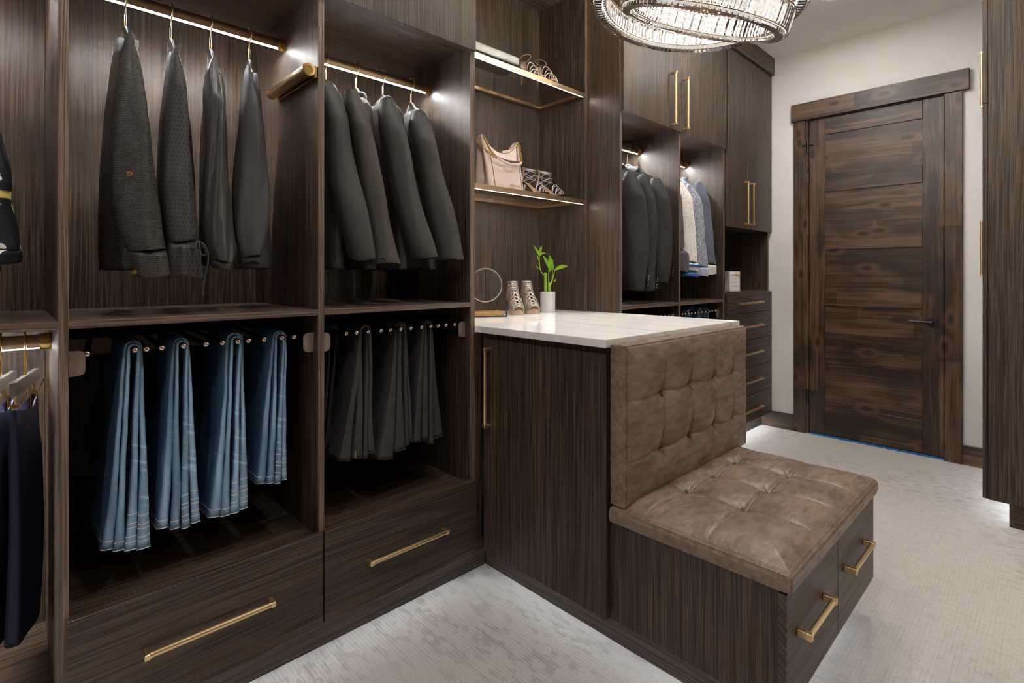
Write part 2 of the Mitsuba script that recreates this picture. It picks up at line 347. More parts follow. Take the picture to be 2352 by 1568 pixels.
k = struct('dark_backing_4', 'black sheet standing for the darkness behind the door gap'); scene[k] = mikit.ply(box(-1.42, -.5, YW + .1, YW + .12, 0, 2.5, .0005), 'black')  # black sheet stands in for the dark beyond the door gap

# ------------------------------------------------------------------ ceiling lights (the lamps the room has)
cans = [(-.99, 3.78, 'nearest the door'), (-.55, 2.9, 'over the aisle beyond the bench'), (-.95, .95, 'over the aisle'), (-.2, -.7, 'behind the camera'), (-1.2, -.7, 'near the blouse bay'), (-.35, .6, 'over the open floor'), (-1.2, 2.95, 'over the far wardrobe')]
for x, y, w in cans:
    t = thing('recessed_light', 'round recessed white ceiling light ' + w, 'ceiling light', 'recessed ceiling lights')
    part(t, 'trim_ring', lathe([(.052, 0), (.055, .004), (.075, .006), (.078, .002), (.078, 0), (.052, 0)], 40, (x, y, ZC - .006)), 'white_trim', 30)
    part(t, 'lens', disc((x, y, ZC - .0045), .052), 'lens', emitter=emit(L_CAN * NEUTRAL))

# ------------------------------------------------------------------ hardware
def pull(parent, c, along, out, L, w=.0135, h=.036, third=.016):
    """A bar pull: square posts at both ends and a round rod between them."""
    a, n = A(along, float), A(out, float); q = np.cross(a, n); c = A(c, float)
    M = frame(c, a, n, q)
    posts = [box(s * L / 2 - w / 2, s * L / 2 + w / 2, 0, h, -third / 2, third / 2, .0018) for s in (-1, 1)]
    collars = [cyl((s * (L / 2 - w / 2), h - .0085, 0), (s * (L / 2 - w / 2 - .004), h - .0085, 0), .0083, 16) for s in (-1, 1)]
    rod = tube([(-L / 2, h - .0085, 0), (L / 2, h - .0085, 0)], .0077, 12)
    return part(parent, 'handle', move(cat(posts + collars + [rod]), M), 'brass', 30, label='brushed brass bar pull')
def down(x0, x1, y0, y1, z):
    return trimesh.Trimesh([(x0, y0, z), (x1, y0, z), (x1, y1, z), (x0, y1, z)], [(0, 2, 1), (0, 3, 2)], process=False)
def toe(parent, mesh, k=1.):
    return part(parent, 'toe_light', mesh, 'lens', emitter=emit(L_TOE * k * COOL), label='white LED strip in the toe kick')

# ------------------------------------------------------------------ the near wardrobe run
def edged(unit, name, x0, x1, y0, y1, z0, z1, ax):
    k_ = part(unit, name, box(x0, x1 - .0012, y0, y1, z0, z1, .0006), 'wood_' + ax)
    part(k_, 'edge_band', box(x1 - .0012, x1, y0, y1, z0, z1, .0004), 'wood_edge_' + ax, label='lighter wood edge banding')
def bay(unit, y0, y1, kind, sides, shelf=(1.1175, 1.1365), deck=.40):
    part(unit, 'back_panel', box(XB - .012, XB, y0, y1, ZT, 2.88), 'wood_z')
    for a, b, f in sides: edged(unit, 'side_panel', XB, XC, a, b, ZT, 2.88, 'z')
    edged(unit, 'shelf', XB, XC, y0, y1, *shelf, 'y')
    part(unit, 'deck', box(XB, XC, y0, y1, deck - .02, deck, .0006), 'wood_y')
    part(unit, 'top_panel', box(XB, XC, y0, y1, 2.172, 2.191, .0006), 'wood_y')
def kick(unit, y0, y1, x=KX, k=1.):
    part(unit, 'kick_plate', box(x - .016, x, y0, y1, 0, ZT, .0006), 'wood_y')
    toe(unit, down(x + .004, x + .014, y0 + .01, y1 - .01, ZT - .001), k)

u0 = thing('wardrobe', 'dark wood wardrobe bay cut by the frame edge, daisy blouse above and clip hangers below', 'wardrobe')
bay(u0, -.56, .0887, 'open', [(-.58, -.56, 1), (.0887, .1082, 1)], deck=.145); kick(u0, -.56, .098)
d = part(u0, 'door', box(XC, XD, -.56, .0975, 2.155, 2.878, .001), 'wood_z')
u1 = thing('wardrobe', 'dark wood wardrobe bay with black shirts above and blue jeans on a rack below', 'wardrobe')
bay(u1, .1082, .7261, 'drawer', [(.7261, .7465, 1)])
d = part(u1, 'drawer', box(XC, XD, .1035, .7335, ZT, .419, .001), 'wood_y'); pull(d, (XD, .4135, .275), (0, 1, 0), (1, 0, 0), .310)
d = part(u1, 'door', box(XC, XD, .1035, .7335, 2.155, 2.878, .001), 'wood_z'); kick(u1, .098, .7365)
u2 = thing('wardrobe', 'dark wood wardrobe bay with black jackets above and dark trousers below, beside the counter', 'wardrobe')
bay(u2, .7465, 1.3601, 'drawer', [(1.3601, 1.3830, 1)])
d = part(u2, 'drawer', box(XC, XD, .7395, 1.3725, ZT, .419, .001), 'wood_y'); pull(d, (XD, 1.049, .272), (0, 1, 0), (1, 0, 0), .318)
d = part(u2, 'door', box(XC, XD, .7395, 1.3725, 2.155, 2.878, .001), 'wood_z'); pull(d, (XD, 1.0, 2.62), (0, 0, 1), (1, 0, 0), .32)
kick(u2, .7365, 1.383)
part(u2, 'filler', box(XC - .02, XC, 1.383, 1.419, ZT, 1.008), 'wood_z')

# ------------------------------------------------------------------ the alcove with glass shelves
al = thing('display_alcove', 'tall open dark wood display niche with lit glass shelves above the white counter', 'display niche')
part(al, 'back_panel', box(XB - .012, XB, 1.3835, 2.388, 1.0, 2.88), 'wood_z')
edged(al, 'side_panel', XB, -1.882, 2.388, 2.409, 1.0385, 2.9, 'z')
part(al, 'top_panel', box(XB, XC, 1.383, 2.409, 2.88, 2.90), 'wood_y')
for z, w in ((2.287, 'holding a glitter clutch and silver heels'), (1.676, 'holding the pink handbag and strappy sandals')):
    t = thing('glass_shelf', 'gold framed glass shelf with a white light strip, ' + w, 'shelf', 'lit glass shelves')
    part(t, 'front_rail', box(-1.897, -1.882, 1.384, 2.387, z - .026, z, .0008), 'champagne')
    part(t, 'back_rail', box(-2.238, -2.212, 1.384, 2.387, z - .022, z - .004, .0008), 'champagne')
    part(t, 'end_rail', box(-2.211, -1.8975, 2.362, 2.387, z - .022, z - .004, .0008), 'champagne')
    part(t, 'end_rail', box(-2.211, -1.8975, 1.384, 1.409, z - .022, z - .004, .0008), 'champagne')
    g = trimesh.Trimesh([(-2.236, 1.386, z - .003), (-1.898, 1.386, z - .003), (-1.898, 2.385, z - .003), (-2.236, 2.385, z - .003)], [(0, 1, 2), (0, 2, 3)], process=False)
    part(t, 'pane', g, 'shelf_glass', label='clear glass pane')
    part(t, 'light_strip', box(-1.8868, -1.8846, 1.39, 2.37, z - .0276, z - .0255, .0003), 'lens', emitter=emit(L_SHELF * NEUTRAL), label='thin white LED strip')

# ------------------------------------------------------------------ the far wardrobe run
part_names = None
u3 = thing('wardrobe', 'dark wood wardrobe bay with three black suit jackets, behind the counter', 'wardrobe')
part(u3, 'back_panel', box(XB - .012, XB, 2.4285, 3.0508, ZT, 2.88), 'wood_z')
edged(u3, 'side_panel', XB, XC, 2.410, 2.4285, ZT, 2.88, 'z'); edged(u3, 'side_panel', XB, XC, 3.0508, 3.0722, ZT, 2.88, 'z')
edged(u3, 'shelf', XB, XC, 2.4285, 3.0508, 1.0555, 1.0755, 'y'); part(u3, 'deck', box(XB, XC, 2.4285, 3.0508, .38, .40), 'wood_y'); part(u3, 'top_panel', box(XB, XC, 2.4285, 3.0508, 2.156, 2.176), 'wood_y')
d = part(u3, 'door', box(XC, XD, 2.4175, 3.0545, 2.1395, 2.878, .001), 'wood_z'); pull(d, (XD, 2.930, 2.322), (0, 0, 1), (1, 0, 0), .316)
d = part(u3, 'drawer', box(XC, XD, 2.4175, 3.0545, ZT, .419, .001), 'wood_y'); kick(u3, 2.42, 3.06)
u4 = thing('wardrobe', 'dark wood wardrobe bay with patterned shirts, beside the drawer tower', 'wardrobe')
part(u4, 'back_panel', box(XB - .012, XB, 3.0722, 3.6833, ZT, 2.88), 'wood_z')
edged(u4, 'side_panel', XB, XC, 3.6833, 3.7035, ZT, 2.88, 'z')
edged(u4, 'shelf', XB, XC, 3.0722, 3.6833, 1.0535, 1.0735, 'y'); part(u4, 'deck', box(XB, XC, 3.0722, 3.6833, .38, .40), 'wood_y'); part(u4, 'top_panel', box(XB, XC, 3.0722, 3.6833, 2.156, 2.176), 'wood_y')
d = part(u4, 'door', box(XC, XD, 3.0595, 3.6925, 2.1395, 2.878, .001), 'wood_z'); pull(d, (XD, 3.030 + .052, 2.322), (0, 0, 1), (1, 0, 0), .316)
d = part(u4, 'drawer', box(XC, XD, 3.0595, 3.6925, ZT, .419, .001), 'wood_y'); kick(u4, 3.06, 3.7)
u5 = thing('drawer_tower', 'tall dark wood tower with paired upper doors, an open niche and five drawers', 'cabinet')
part(u5, 'back_panel', box(XB - .012, XB, 3.7035, 4.5275, ZT, 2.88), 'wood_z')
edged(u5, 'side_panel', XB, XC, 4.507, 4.5275, ZT, 2.88, 'z')
part(u5, 'deck', box(XB, XC, 3.7035, 4.507, 1.1005, 1.1205, .0006), 'wood_y'); part(u5, 'top_panel', box(XB, XC, 3.7035, 4.507, 1.60, 1.62, .0006), 'wood_y')
for a, b, hy in ((3.7085, 4.1185, 4.005), (4.1215, 4.5365, 4.105)):
    d = part(u5, 'door', box(XC, XD, a, b, 1.592, 2.878, .001), 'wood_z'); pull(d, (XD, hy, 1.784), (0, 0, 1), (1, 0, 0), .312)
zs = [1.1115, .9554, .7475, .5361, .3236, .1165]
for za, zb, hz in zip(zs[:-1], zs[1:], (1.040, .861, .655, .440, .222)):
    d = part(u5, 'drawer', box(XC, XD, 3.7085, 4.5385, zb + .003, za, .001), 'wood_y'); pull(d, (XD, 4.083, hz - .006), (0, 1, 0), (1, 0, 0), .405)
kick(u5, 3.7, 4.53, k=3.)
solo('crown_moulding', box(XC - .3, -1.62, 2.409, YW, 2.8805, ZC, .001), 'wood_y', 'flat dark wood crown board above the far wardrobes at the ceiling', 'moulding')
solo('crown_moulding', box(XC - .3, -1.62, -.58, 1.3725, 2.8805, ZC, .001), 'wood_y', 'flat dark wood crown board above the near wardrobes at the ceiling', 'moulding')

# ------------------------------------------------------------------ the tall cabinet at the right
u6 = thing('tall_cabinet', 'tall dark wood cabinet at the right edge, its plain side panel facing the camera', 'cabinet')
part(u6, 'side_panel', box(-.25, .415, 3.578, 3.598, .113, 2.9, .0006), 'wood_z')
part(u6, 'body', box(-.25, .415, 3.598, YW - .01, .113, 2.9, .0006), 'wood_z')
for i, (a, b) in enumerate(((3.580, 3.955), (3.959, 4.534))):
    for z0, z1, hz, L in ((.115, 2.116, 1.395, .305), (2.119, 2.9, 2.33, .30)):
        d = part(u6, 'door', box(-.2715, -.2515, a, b, z0, z1, .001), 'wood_z')
        pull(d, (-.2715, (3.905, 4.005)[i], hz), (0, 0, 1), (-1, 0, 0), L)
part(u6, 'kick_plate', box(-.172, -.156, 3.578, 4.52, 0, .112, .0006), 'wood_y'); part(u6, 'kick_end', box(-.1555, .415, 3.579, 3.595, 0, .112, .0006), 'wood_x')
toe(u6, down(-.188, -.176, 3.60, 4.5, .111), 2.)
solo('crown_moulding', box(-.29, .415, 3.572, YW, 2.9005, ZC, .001), 'wood_y', 'flat dark wood crown board above the tall cabinet at the right', 'moulding')

u7 = thing('wardrobe', 'closed dark wood wardrobe run added unseen on the right wall for mirror reflections', 'wardrobe')  # added outside the view so the small mirror reflects something dark
part(u7, 'body', box(.14, .415, -1.78, 1.56, .113, 2.9, .0006), 'wood_z')
for i in range(7):
    d = part(u7, 'door', box(.12, .1395, -1.778 + i * .4725, -1.309 + i * .4725, .115, 2.9, .001), 'wood_z'); pull(d, (.12, -1.778 + i * .4725 + (.41 if i % 2 == 0 else .06), 1.2), (0, 0, 1), (-1, 0, 0), .31)
part(u7, 'kick_plate', box(.20, .216, -1.78, 1.56, 0, .112, .0006), 'wood_y')

# ------------------------------------------------------------------ island, countertop, bench
isl = thing('island_cabinet', 'dark wood island cabinet under the white counter, with one long brass pull', 'cabinet')
part(isl, 'body', box(-1.659, -1.02, 1.427, 2.398, .12, 1.0105, .0008), 'wood_z')
d = part(isl, 'door', box(-1.6307, -1.022, 1.406, 1.4265, .123, .988, .001), 'wood_z'); pull(d, (-1.592, 1.406, .796), (0, 0, 1), (0, -1, 0), .306)
part(isl, 'kick_plate', box(KX - .016, KX, 1.3835, 1.4925, 0, ZT - .0055, .0006), 'wood_y')
part(isl, 'kick_plate', box(-1.7195, -1.0, 1.493, 1.509, 0, .12, .0006), 'wood_x'); toe(isl, down(-1.62, -1.03, 1.479, 1.489, .1185))
from shapely.geometry import Polygon
poly = Polygon([(-2.2395, 1.3835), (-1.66, 1.3835), (-1.66, 1.394), (-1.014, 1.394), (-1.014, 2.417), (-1.655, 2.417), (-1.655, 2.4095), (-1.88, 2.4095), (-1.88, 2.3875), (-2.2395, 2.3875)])
from shapely.geometry import box as sbox
ct = trimesh.creation.extrude_polygon(poly.buffer(-.0018, join_style=2), .026, engine='earcut')
def chamfer_slab(p, z0, z1, c):
    a = trimesh.creation.extrude_polygon(p, z1 - z0 - 2 * c, engine='earcut'); a.apply_translation((0, 0, z0 + c))
    q = p.buffer(-c, join_style=2); b = trimesh.creation.extrude_polygon(q, z1 - z0, engine='earcut'); b.apply_translation((0, 0, z0))
    return cat(a, b)
solo('countertop', chamfer_slab(poly, 1.0115, 1.038, .0012), 'stone', 'white veined stone countertop on the island', 'countertop')
bn = thing('bench', 'dark wood bench with two drawers and a tufted brown leather back and seat', 'bench')
part(bn, 'body', box(-1.0195, -.4955, 1.4265, 2.296, .121, .4455, .0008), 'wood_z')
for a, b, hy, L in ((1.4107, 1.8555, 1.60, .215), (1.8585, 2.3019, 2.04, .235)):
    d = part(bn, 'drawer', box(-.495, -.475, a, b, .134, .4415, .001), 'wood_y'); pull(d, (-.475, hy, .316), (0, 1, 0), (1, 0, 0), L, w=.015, third=.02)
part(bn, 'kick_plate', cat(box(-1.0, -.572, 1.493, 1.509, 0, .12, .0006), box(-.588, -.572, 1.5095, 2.25, 0, .12, .0006)), 'wood_x')
toe(bn, cat(down(-.567, -.557, 1.50, 2.25, .1195), down(-1.0, -.56, 1.479, 1.489, .1195)))

def tufted(nx, ny, X, Y, tuf_x, tuf_y, base, dome, wall, edge):
    """A cushion in local axes: u across X, v along Y, w outward; wall = side height. Returns the mesh."""
    us = np.linspace(X[0], X[1], nx); vs = np.linspace(Y[0], Y[1], ny)
    U, Vv = np.meshgrid(us, vs, indexing='ij')
    du = np.minimum(U - X[0], X[1] - U); dv = np.minimum(Vv - Y[0], Y[1] - Vv)
    e = np.minimum(1, np.maximum(0, 1 - du / edge)) ** 2; f = np.minimum(1, np.maximum(0, 1 - dv / edge)) ** 2
    h = base + dome * (1 - np.maximum(e, f)) ** .7
    best = np.full(U.shape, 9.); tuft = np.full(U.shape, 9.); ang = np.zeros(U.shape)
    wob = (meshkit.noise(np.stack([U * 9, Vv * 9, U * 0], -1), 3) - .5) * .02
    for tx in tuf_x: best = np.minimum(best, np.abs(U + wob * .7 - tx))
    for ty in tuf_y: best = np.minimum(best, np.abs(Vv + wob * .7 - ty))
    for tx in tuf_x:
        for ty in tuf_y:
            q = np.hypot(U - tx, Vv - ty); ang = np.where(q < tuft, np.arctan2(Vv - ty, U - tx), ang); tuft = np.minimum(tuft, q)
    inner = np.clip(np.minimum(du, dv) / .11, 0.2, 1)
    wr = 1 + .45 * np.sin(ang * 9 + 3 * wob * 60) * np.exp(-tuft / .03)
    h -= inner * (.0050 * np.exp(-np.abs(best / .0036) ** 1.3) + .0030 * np.exp(-best / .014) + .0075 * np.exp(-best / .035) * np.exp(-tuft / .10) + .021 * np.exp(-tuft / .034) * wr + .008 * np.exp(-(tuft / .007) ** 2))
    h += (meshkit.fbm(np.stack([U * 14, Vv * 14, U * 0], -1), 3, 5) - .5) * .003
    top = np.stack([U, Vv, h], -1)
    P = [top.reshape(-1, 3)]; Fc = [grid_faces(nx, ny, False)]; n = nx * ny
    def strip(idx):
        nonlocal n
        row = top.reshape(-1, 3)[idx]; K = len(row); m0 = n
        mid = row.copy(); mid[:, 2] = base - .004
        # outward bulge of the wall
        c = A([(X[0] + X[1]) / 2, (Y[0] + Y[1]) / 2])
        for fz, bulge in ((.25, .0035), (.6, .004), (1., 0.)):
            r2 = mid.copy(); r2[:, 2] = base - fz * wall
            if abs(row[0][0] - row[-1][0]) < 1e-9: r2[:, 0] += bulge * np.sign(row[0][0] - c[0])
            else: r2[:, 1] += bulge * np.sign(row[0][1] - c[1])
            P.append(r2); 
        a = np.arange(K - 1)
        prev = idx
        for q in range(3):
            cur = m0 + q * K + np.arange(K)
            Fc.append(np.vstack([np.stack([prev[:-1], prev[1:], cur[1:]], 1), np.stack([prev[:-1], cur[1:], cur[:-1]], 1)])); prev = cur
        n += 3 * K
    I = np.arange(nx * ny).reshape(nx, ny)
    strip(I[0]); strip(I[-1]); strip(I[:, 0]); strip(I[:, -1])
    return trimesh.Trimesh(np.vstack(P), np.vstack(Fc), process=False), top
def stitches(path, up, off=.0015, L=.0052, gap=.0028, r=.0007):
    p = A(path); s = np.r_[0, np.cumsum(np.linalg.norm(np.diff(p, axis=0), axis=1))]; out = []
    up = A(up, float)
    for a in np.arange(0, s[-1] - L, L + gap):
        q = [A([np.interp(v, s, p[:, c]) for c in range(3)]) + up * off for v in (a, a + L)]
        d = q[1] - q[0]; d /= np.linalg.norm(d); w = np.cross(d, up); w /= np.linalg.norm(w) + 1e-9
        out.append(hull([q[0] + w * r, q[0] - w * r, q[1] + w * r, q[1] - w * r, (q[0] + q[1]) / 2 + up * r * 1.2, (q[0] + q[1]) / 2 - up * r]))
    return out
# seat: u = x, v = y, w = z
sm, stop = tufted(134, 222, (-1.012, -.464), (1.4125, 2.303), (-.879, -.689), (1.680, 1.875, 2.070, 2.263), .4915, .034, .0435, .11)
seat = part(bn, 'seat', sm, 'leather', 40, label='tufted brown leather seat cushion')
e0 = [stop[i, 0] for i in range(20, 134, 3)]; e1 = [stop[-1, j] for j in range(0, 222, 3)]
def seam_path(rows, d): return [A(p) + A(d) for p in rows]
part(seat, 'piping', cat(tube(seam_path(e0, (0, .0005, .001)), .0021, 6), tube(seam_path(e1, (-.0005, 0, .001)), .0021, 6), tube([(-.4625, 1.4115, .4905), (-.4618, 1.4108, .470), (-.4625, 1.4115, .450)], .0021, 6)), 'leather', True)
part(seat, 'stitching', cat(stitches([stop[i, 2] for i in range(22, 132, 3)], (0, 0, 1)) + stitches([stop[-3, j] for j in range(2, 220, 3)], (0, 0, 1)) + stitches(seam_path(e0, (0, -.004, -.008)), (0, -1, 0), .0022) + stitches(seam_path(e1, (.004, 0, -.008)), (1, 0, 0), .0022)), 'thread', kind='stuff', label='pale stitching along the seat edge')
# back: u = y, v = z, w = x
bm, btop = tufted(232, 130, (1.4185, 2.345), (.505, 1.0195), (1.642, 1.843, 2.041, 2.217), (.650, .839), -.9575, .018, .0545, .07)
def to_back(m):
    m = m.copy(); v = m.vertices.copy(); m.vertices = np.stack([v[:, 2], v[:, 0], v[:, 1]], 1); return m
back = part(bn, 'backrest', to_back(bm), 'leather', 40, label='tufted brown leather backrest cushion')
bt = btop[..., [2, 0, 1]]
f0 = [bt[0, j] for j in range(0, 130, 3)] + [bt[0, -1]]; f1 = [bt[i, -1] for i in range(0, 232, 3)]
part(back, 'piping', cat(tube(seam_path(f0, (.0005, 0, 0)), .002, 6), tube(seam_path(f1, (.0005, 0, 0)), .002, 6), tube([(-.957, 1.4175, 1.0195), (-.985, 1.416, 1.0195), (-1.01, 1.4185, 1.0195)], .002, 6)), 'leather', True)
part(back, 'stitching', cat(stitches([bt[2, j] for j in range(2, 128, 3)], (1, 0, 0)) + stitches([bt[i, -3] for i in range(2, 230, 3)], (1, 0, 0)) + stitches(seam_path(f0, (-.008, -.003, 0)), (0, -1, 0), .002) + stitches(seam_path(f1, (-.008, 0, .002)), (0, 0, 1), .002)), 'thread', kind='stuff', label='pale stitching along the backrest edge')

# ------------------------------------------------------------------ hanging rods, valet rod, trouser racks
RX = -1.95
def led_rod(y0, y1, z, where, ends=(1, 1)):
    """z is the underside; an oval bronze tube with a light strip let into its lower side."""
    t = thing('hanging_rod', 'bronze hanging rod with a white LED strip below, ' + where, 'hanging rod', 'lit hanging rods')
    zc, a = z + .019, np.arange(24) * 2 * np.pi / 24
    ring = lambda y, s=1: np.stack([RX + .011 * s * np.cos(a), np.full(24, y), zc + .019 * s * np.sin(a)], 1)
    part(t, 'tube', loft([ring(y0 + .022), ring(y1 - .022)]), 'champagne', True)
    for y, s, on in ((y0, 1, ends[0]), (y1, -1, ends[1])):
        if on: part(t, 'bracket', cat(loft([ring(y, 1.2), ring(y + s * .02, 1.2), ring(y + s * .024, 1.1)]), lathe([(0, 0), (.024, 0), (.024, .004), (0, .004)], 28, (RX, y, zc), (0, s, 0))), 'gold', 30)
    b = np.radians(np.linspace(-128, -52, 9))
    strip = lambda y: np.stack([RX + .0118 * np.cos(b), np.full(9, y), zc + .0198 * np.sin(b)], 1)
    m = np.stack([strip(y0 + .024), strip(y1 - .024)])
    part(t, 'light_strip', trimesh.Trimesh(m.reshape(-1, 3), grid_faces(2, 9, False)[:, ::-1], process=False), 'lens', emitter=emit(L_ROD * NEUTRAL), label='white LED strip')
    return t
led_rod(-.56, .0887, 2.060, 'above the daisy blouse')
led_rod(-.56, .0887, 1.046, 'carrying the clip hangers')
led_rod(.1082, .7261, 2.060, 'carrying the black shirts')
led_rod(.7465, 1.3601, 2.052, 'carrying the black jackets')
led_rod(2.4285, 3.0508, 2.048, 'carrying the suit jackets')
led_rod(3.0722, 3.6833, 2.048, 'carrying the patterned shirts')
v = thing('valet_rod', 'bronze pull-out valet rod on the panel between the black shirts and the black jackets', 'valet rod')
part(v, 'rail', box(-1.99, -1.662, .7145, .7258, 1.884, 1.922, .002), 'bronze', 30)
part(v, 'tube', lathe([(0, 0), (.0195, 0), (.0195, .322), (0, .322)], 32, (-1.985, .6945, 1.903), (1, 0, 0)), 'bronze', 30)
part(v, 'end_cap', lathe([(0, 0), (.0205, 0), (.0215, .003), (.0205, .008), (.014, .0085), (.013, .0065), (0, .0065)], 32, (-1.664, .6945, 1.903), (1, 0, 0)), 'gold', 30, label='gold end cap')

def trouser_rack(y0, y1, balls, z, where, backs=None):
    t = thing('trouser_rack', 'pull-out trouser rack with twelve black rods and chrome ball ends, ' + where, 'trouser rack', 'pull-out trouser racks')
    n = len(balls); pitch = (y1 - y0) / n
    part(t, 'rail_plate', box(-2.165, -2.150, y0 + .03, y1 - .03, z - .058, z - .004, .002), 'rack_plate')
    part(t, 'rail_bar', box(-2.185, -2.166, y0 + .012, y1 - .012, z - .03, z + .004, .002), 'black_metal')
    for s, y in ((1, y0), (-1, y1)):
        part(t, 'slide', box(-2.19, -1.70, min(y + s * .0006, y + s * .012), max(y + s * .0006, y + s * .012), z - .05, z - .005, .001), 'black_metal')
        a = np.linspace(-np.pi / 2, np.pi / 2, 17)
        pts = [(.0335 * abs(math.cos(q)) ** .42 if abs(math.cos(q)) > 1e-6 else 0, .0315 * math.copysign(abs(math.sin(q)) ** .42, math.sin(q))) for q in np.linspace(-np.pi / 2, np.pi / 2, 33)]
        from shapely.geometry import Polygon as PG
        pg = trimesh.creation.extrude_polygon(PG([(p[0] * s, p[1]) for p in pts]).buffer(0), .006, engine='earcut')
        part(t, 'slide_cover', move(pg, frame((-1.698, y + s * .0008, z - .0225), (0, 1, 0), (0, 0, 1), (1, 0, 0))), 'rack_plate', 30, label='rounded bronze slide cover')
    for i, yb in enumerate(balls):
        b = y0 + pitch * (i + 1) - .5 * pitch + .02 if backs is None else backs[i]
        r = part(t, 'rod', cyl((-2.15, b, z), (-1.706, yb, z - .001), .0068, 12), 'black_metal', True)
        part(r, 'ball', ball((-1.70, yb, z - .001), .0088, 2), 'ball_chrome', True, label='chrome ball end')
balls1 = [.1461, .2457, .2713, .3055, .3574, .4136, .456, .4985, .5277, .573, .6264, .6639]
trouser_rack(.1082, .7261, balls1, 1.0505, 'carrying blue jeans', [.1922, .2399, .2871, .3315, .3791, .4296, .4814, .5274, .5753, .6206, .6674, .7081])
balls2 = [.8417, .8802, .924, .9754, 1.0127, 1.058, 1.1017, 1.1505, 1.1928, 1.2278, 1.266, 1.3099]
trouser_rack(.7465, 1.3601, balls2, 1.0475, 'carrying dark trousers')
trouser_rack(2.4285, 3.0508, [2.50 + .045 * i for i in range(12)], .993, 'under the suit jackets')
balls4 = [3.125, 3.165, 3.205, 3.25, 3.29, 3.34, 3.39, 3.44, 3.49, 3.545, 3.59, 3.64]
trouser_rack(3.0722, 3.6833, balls4, .993, 'under the patterned shirts')

def drape(yt, zt, yl, yr, zl, zr, tl, tr, r, x0, x1, seed, tt=.0075):
    """A folded trouser leg hung over a rod: a stadium cross-section swept up, over and down. Returns mesh and uv (v = distance to the end)."""
    up = np.linspace(0, 1, 34); arc = np.linspace(np.pi, 0, 13)[1:-1]
    ez = lambda q: q ** .85
    L = np.stack([yl + (yt - r - yl) * ez(up), zl + (zt - zl) * up], 1)
    Rr = np.stack([yr + (yt + r - yr) * ez(up[::-1]), zr + (zt - zr) * up[::-1]], 1)
    C = np.stack([yt + r * np.cos(arc), zt + r * np.sin(arc)], 1)
    P = np.vstack([L, C, Rr]); th = np.r_[tl + (tt - tl) * up ** .7, np.full(len(C), tt), tr + (tt - tr) * up[::-1] ** .7]
    s = np.r_[0, np.cumsum(np.linalg.norm(np.diff(P, axis=0), axis=1))]; hem = np.minimum(s, s[-1] - s)
    tg = np.gradient(P, axis=0); tg /= np.linalg.norm(tg, axis=1, keepdims=True)
    nr = np.stack([-tg[:, 1], tg[:, 0]], 1)
    N = 44; a = np.linspace(0, 2 * np.pi, N, endpoint=False)
    rings, uv = [], []
    for k in range(len(P)):
        t = th[k] / 2
        X = np.clip(np.cos(a) * 1.35, -1, 1) * (x1 - x0 - 2 * t) / 2 + (x0 + x1) / 2
        cap = np.where(np.abs(np.cos(a) * 1.35) > 1, 1, 0)
        off = np.sin(a); off = np.sign(off) * np.minimum(1, np.abs(off) / .672)
        X = X + np.cos(a) * t * cap
        q = np.stack([X, np.full(N, P[k, 1]), np.full(N, P[k, 0])], 1)
        w = (meshkit.fbm(q * [16, 7, 10] + seed * 9.1, 3, seed) - .5) * (.004 + .010 * min(1, hem[k] * 2 + .3)) * min(1, hem[k] / .06 + .35)
        o = off * t * (1 + .10 * np.sin(14 * hem[k] + seed)) + w * (th[k] / .03 + .4)
        lean = .010 * np.sin(5 * hem[k] + seed * 2.1)
        rings.append(np.stack([X + lean * (1 - abs(2 * k / len(P) - 1)), P[k, 0] + nr[k, 0] * o, P[k, 1] + nr[k, 1] * o], 1))
        uv.append(np.stack([np.minimum(a, 2 * np.pi - a) / np.pi + (2 if k > len(P) // 2 else 0), np.full(N, hem[k])], 1))
    m = loft(rings)
    return m, np.vstack(uv + [[[1, 0.0]], [[1, 0.0]]])
def trousers(name, label, cat_, group, yt, zt, b, zb, mats, seed, x0=-1.93, x1=-1.722):
    """b: five edges across y at the hems; the outer fold hangs over the inner one."""
    t = thing(name, label, cat_, group)
    c = [(p + q) / 2 for p, q in zip(b[:-1], b[1:])]; w = [(q - p) * .98 for p, q in zip(b[:-1], b[1:])]
    for n, (i, j), r, dx in (('leg', (1, 2), .0112, .002), ('leg', (0, 3), .0185, 0.)):
        m, uv = drape(yt, zt, c[i], c[j], zb[i], zb[j], w[i], w[j], r, x0, x1 + dx, seed + i)
        part(t, n, m, mats[0], True, uv=uv)
    return t
JG = 'blue jeans on the trouser rack'
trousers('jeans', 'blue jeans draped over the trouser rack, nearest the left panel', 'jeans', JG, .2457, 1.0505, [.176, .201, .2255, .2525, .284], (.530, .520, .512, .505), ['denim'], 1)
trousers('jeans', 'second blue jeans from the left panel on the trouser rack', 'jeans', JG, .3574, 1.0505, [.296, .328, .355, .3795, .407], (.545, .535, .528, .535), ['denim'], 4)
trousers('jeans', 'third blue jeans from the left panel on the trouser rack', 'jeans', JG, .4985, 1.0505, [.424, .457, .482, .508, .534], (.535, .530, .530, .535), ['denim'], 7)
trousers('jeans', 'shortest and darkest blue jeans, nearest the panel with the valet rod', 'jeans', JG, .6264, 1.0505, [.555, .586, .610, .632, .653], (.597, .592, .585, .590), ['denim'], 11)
TG = 'dark trousers on the trouser rack'
tz = trousers('dark_trousers', 'dark grey trousers draped on the rack with a small gold zip near the hem', 'trousers', TG, .924, 1.0475, [.825, .872, .917, .937, .966], (.600, .598, .592, .605), ['cloth_trouser'], 15)
part(tz, 'zip_pull', box(-1.716, -1.712, .882, .885, .606, .630, .0005), 'gold', label='small gold zip pull')
trousers('dark_trousers', 'dark grey trousers with stitched cuffs, middle of the three on the rack', 'trousers', TG, 1.080, 1.0475, [.978, 1.046, 1.095, 1.113, 1.126], (.565, .585, .600, .610), ['cloth_trouser'], 19)
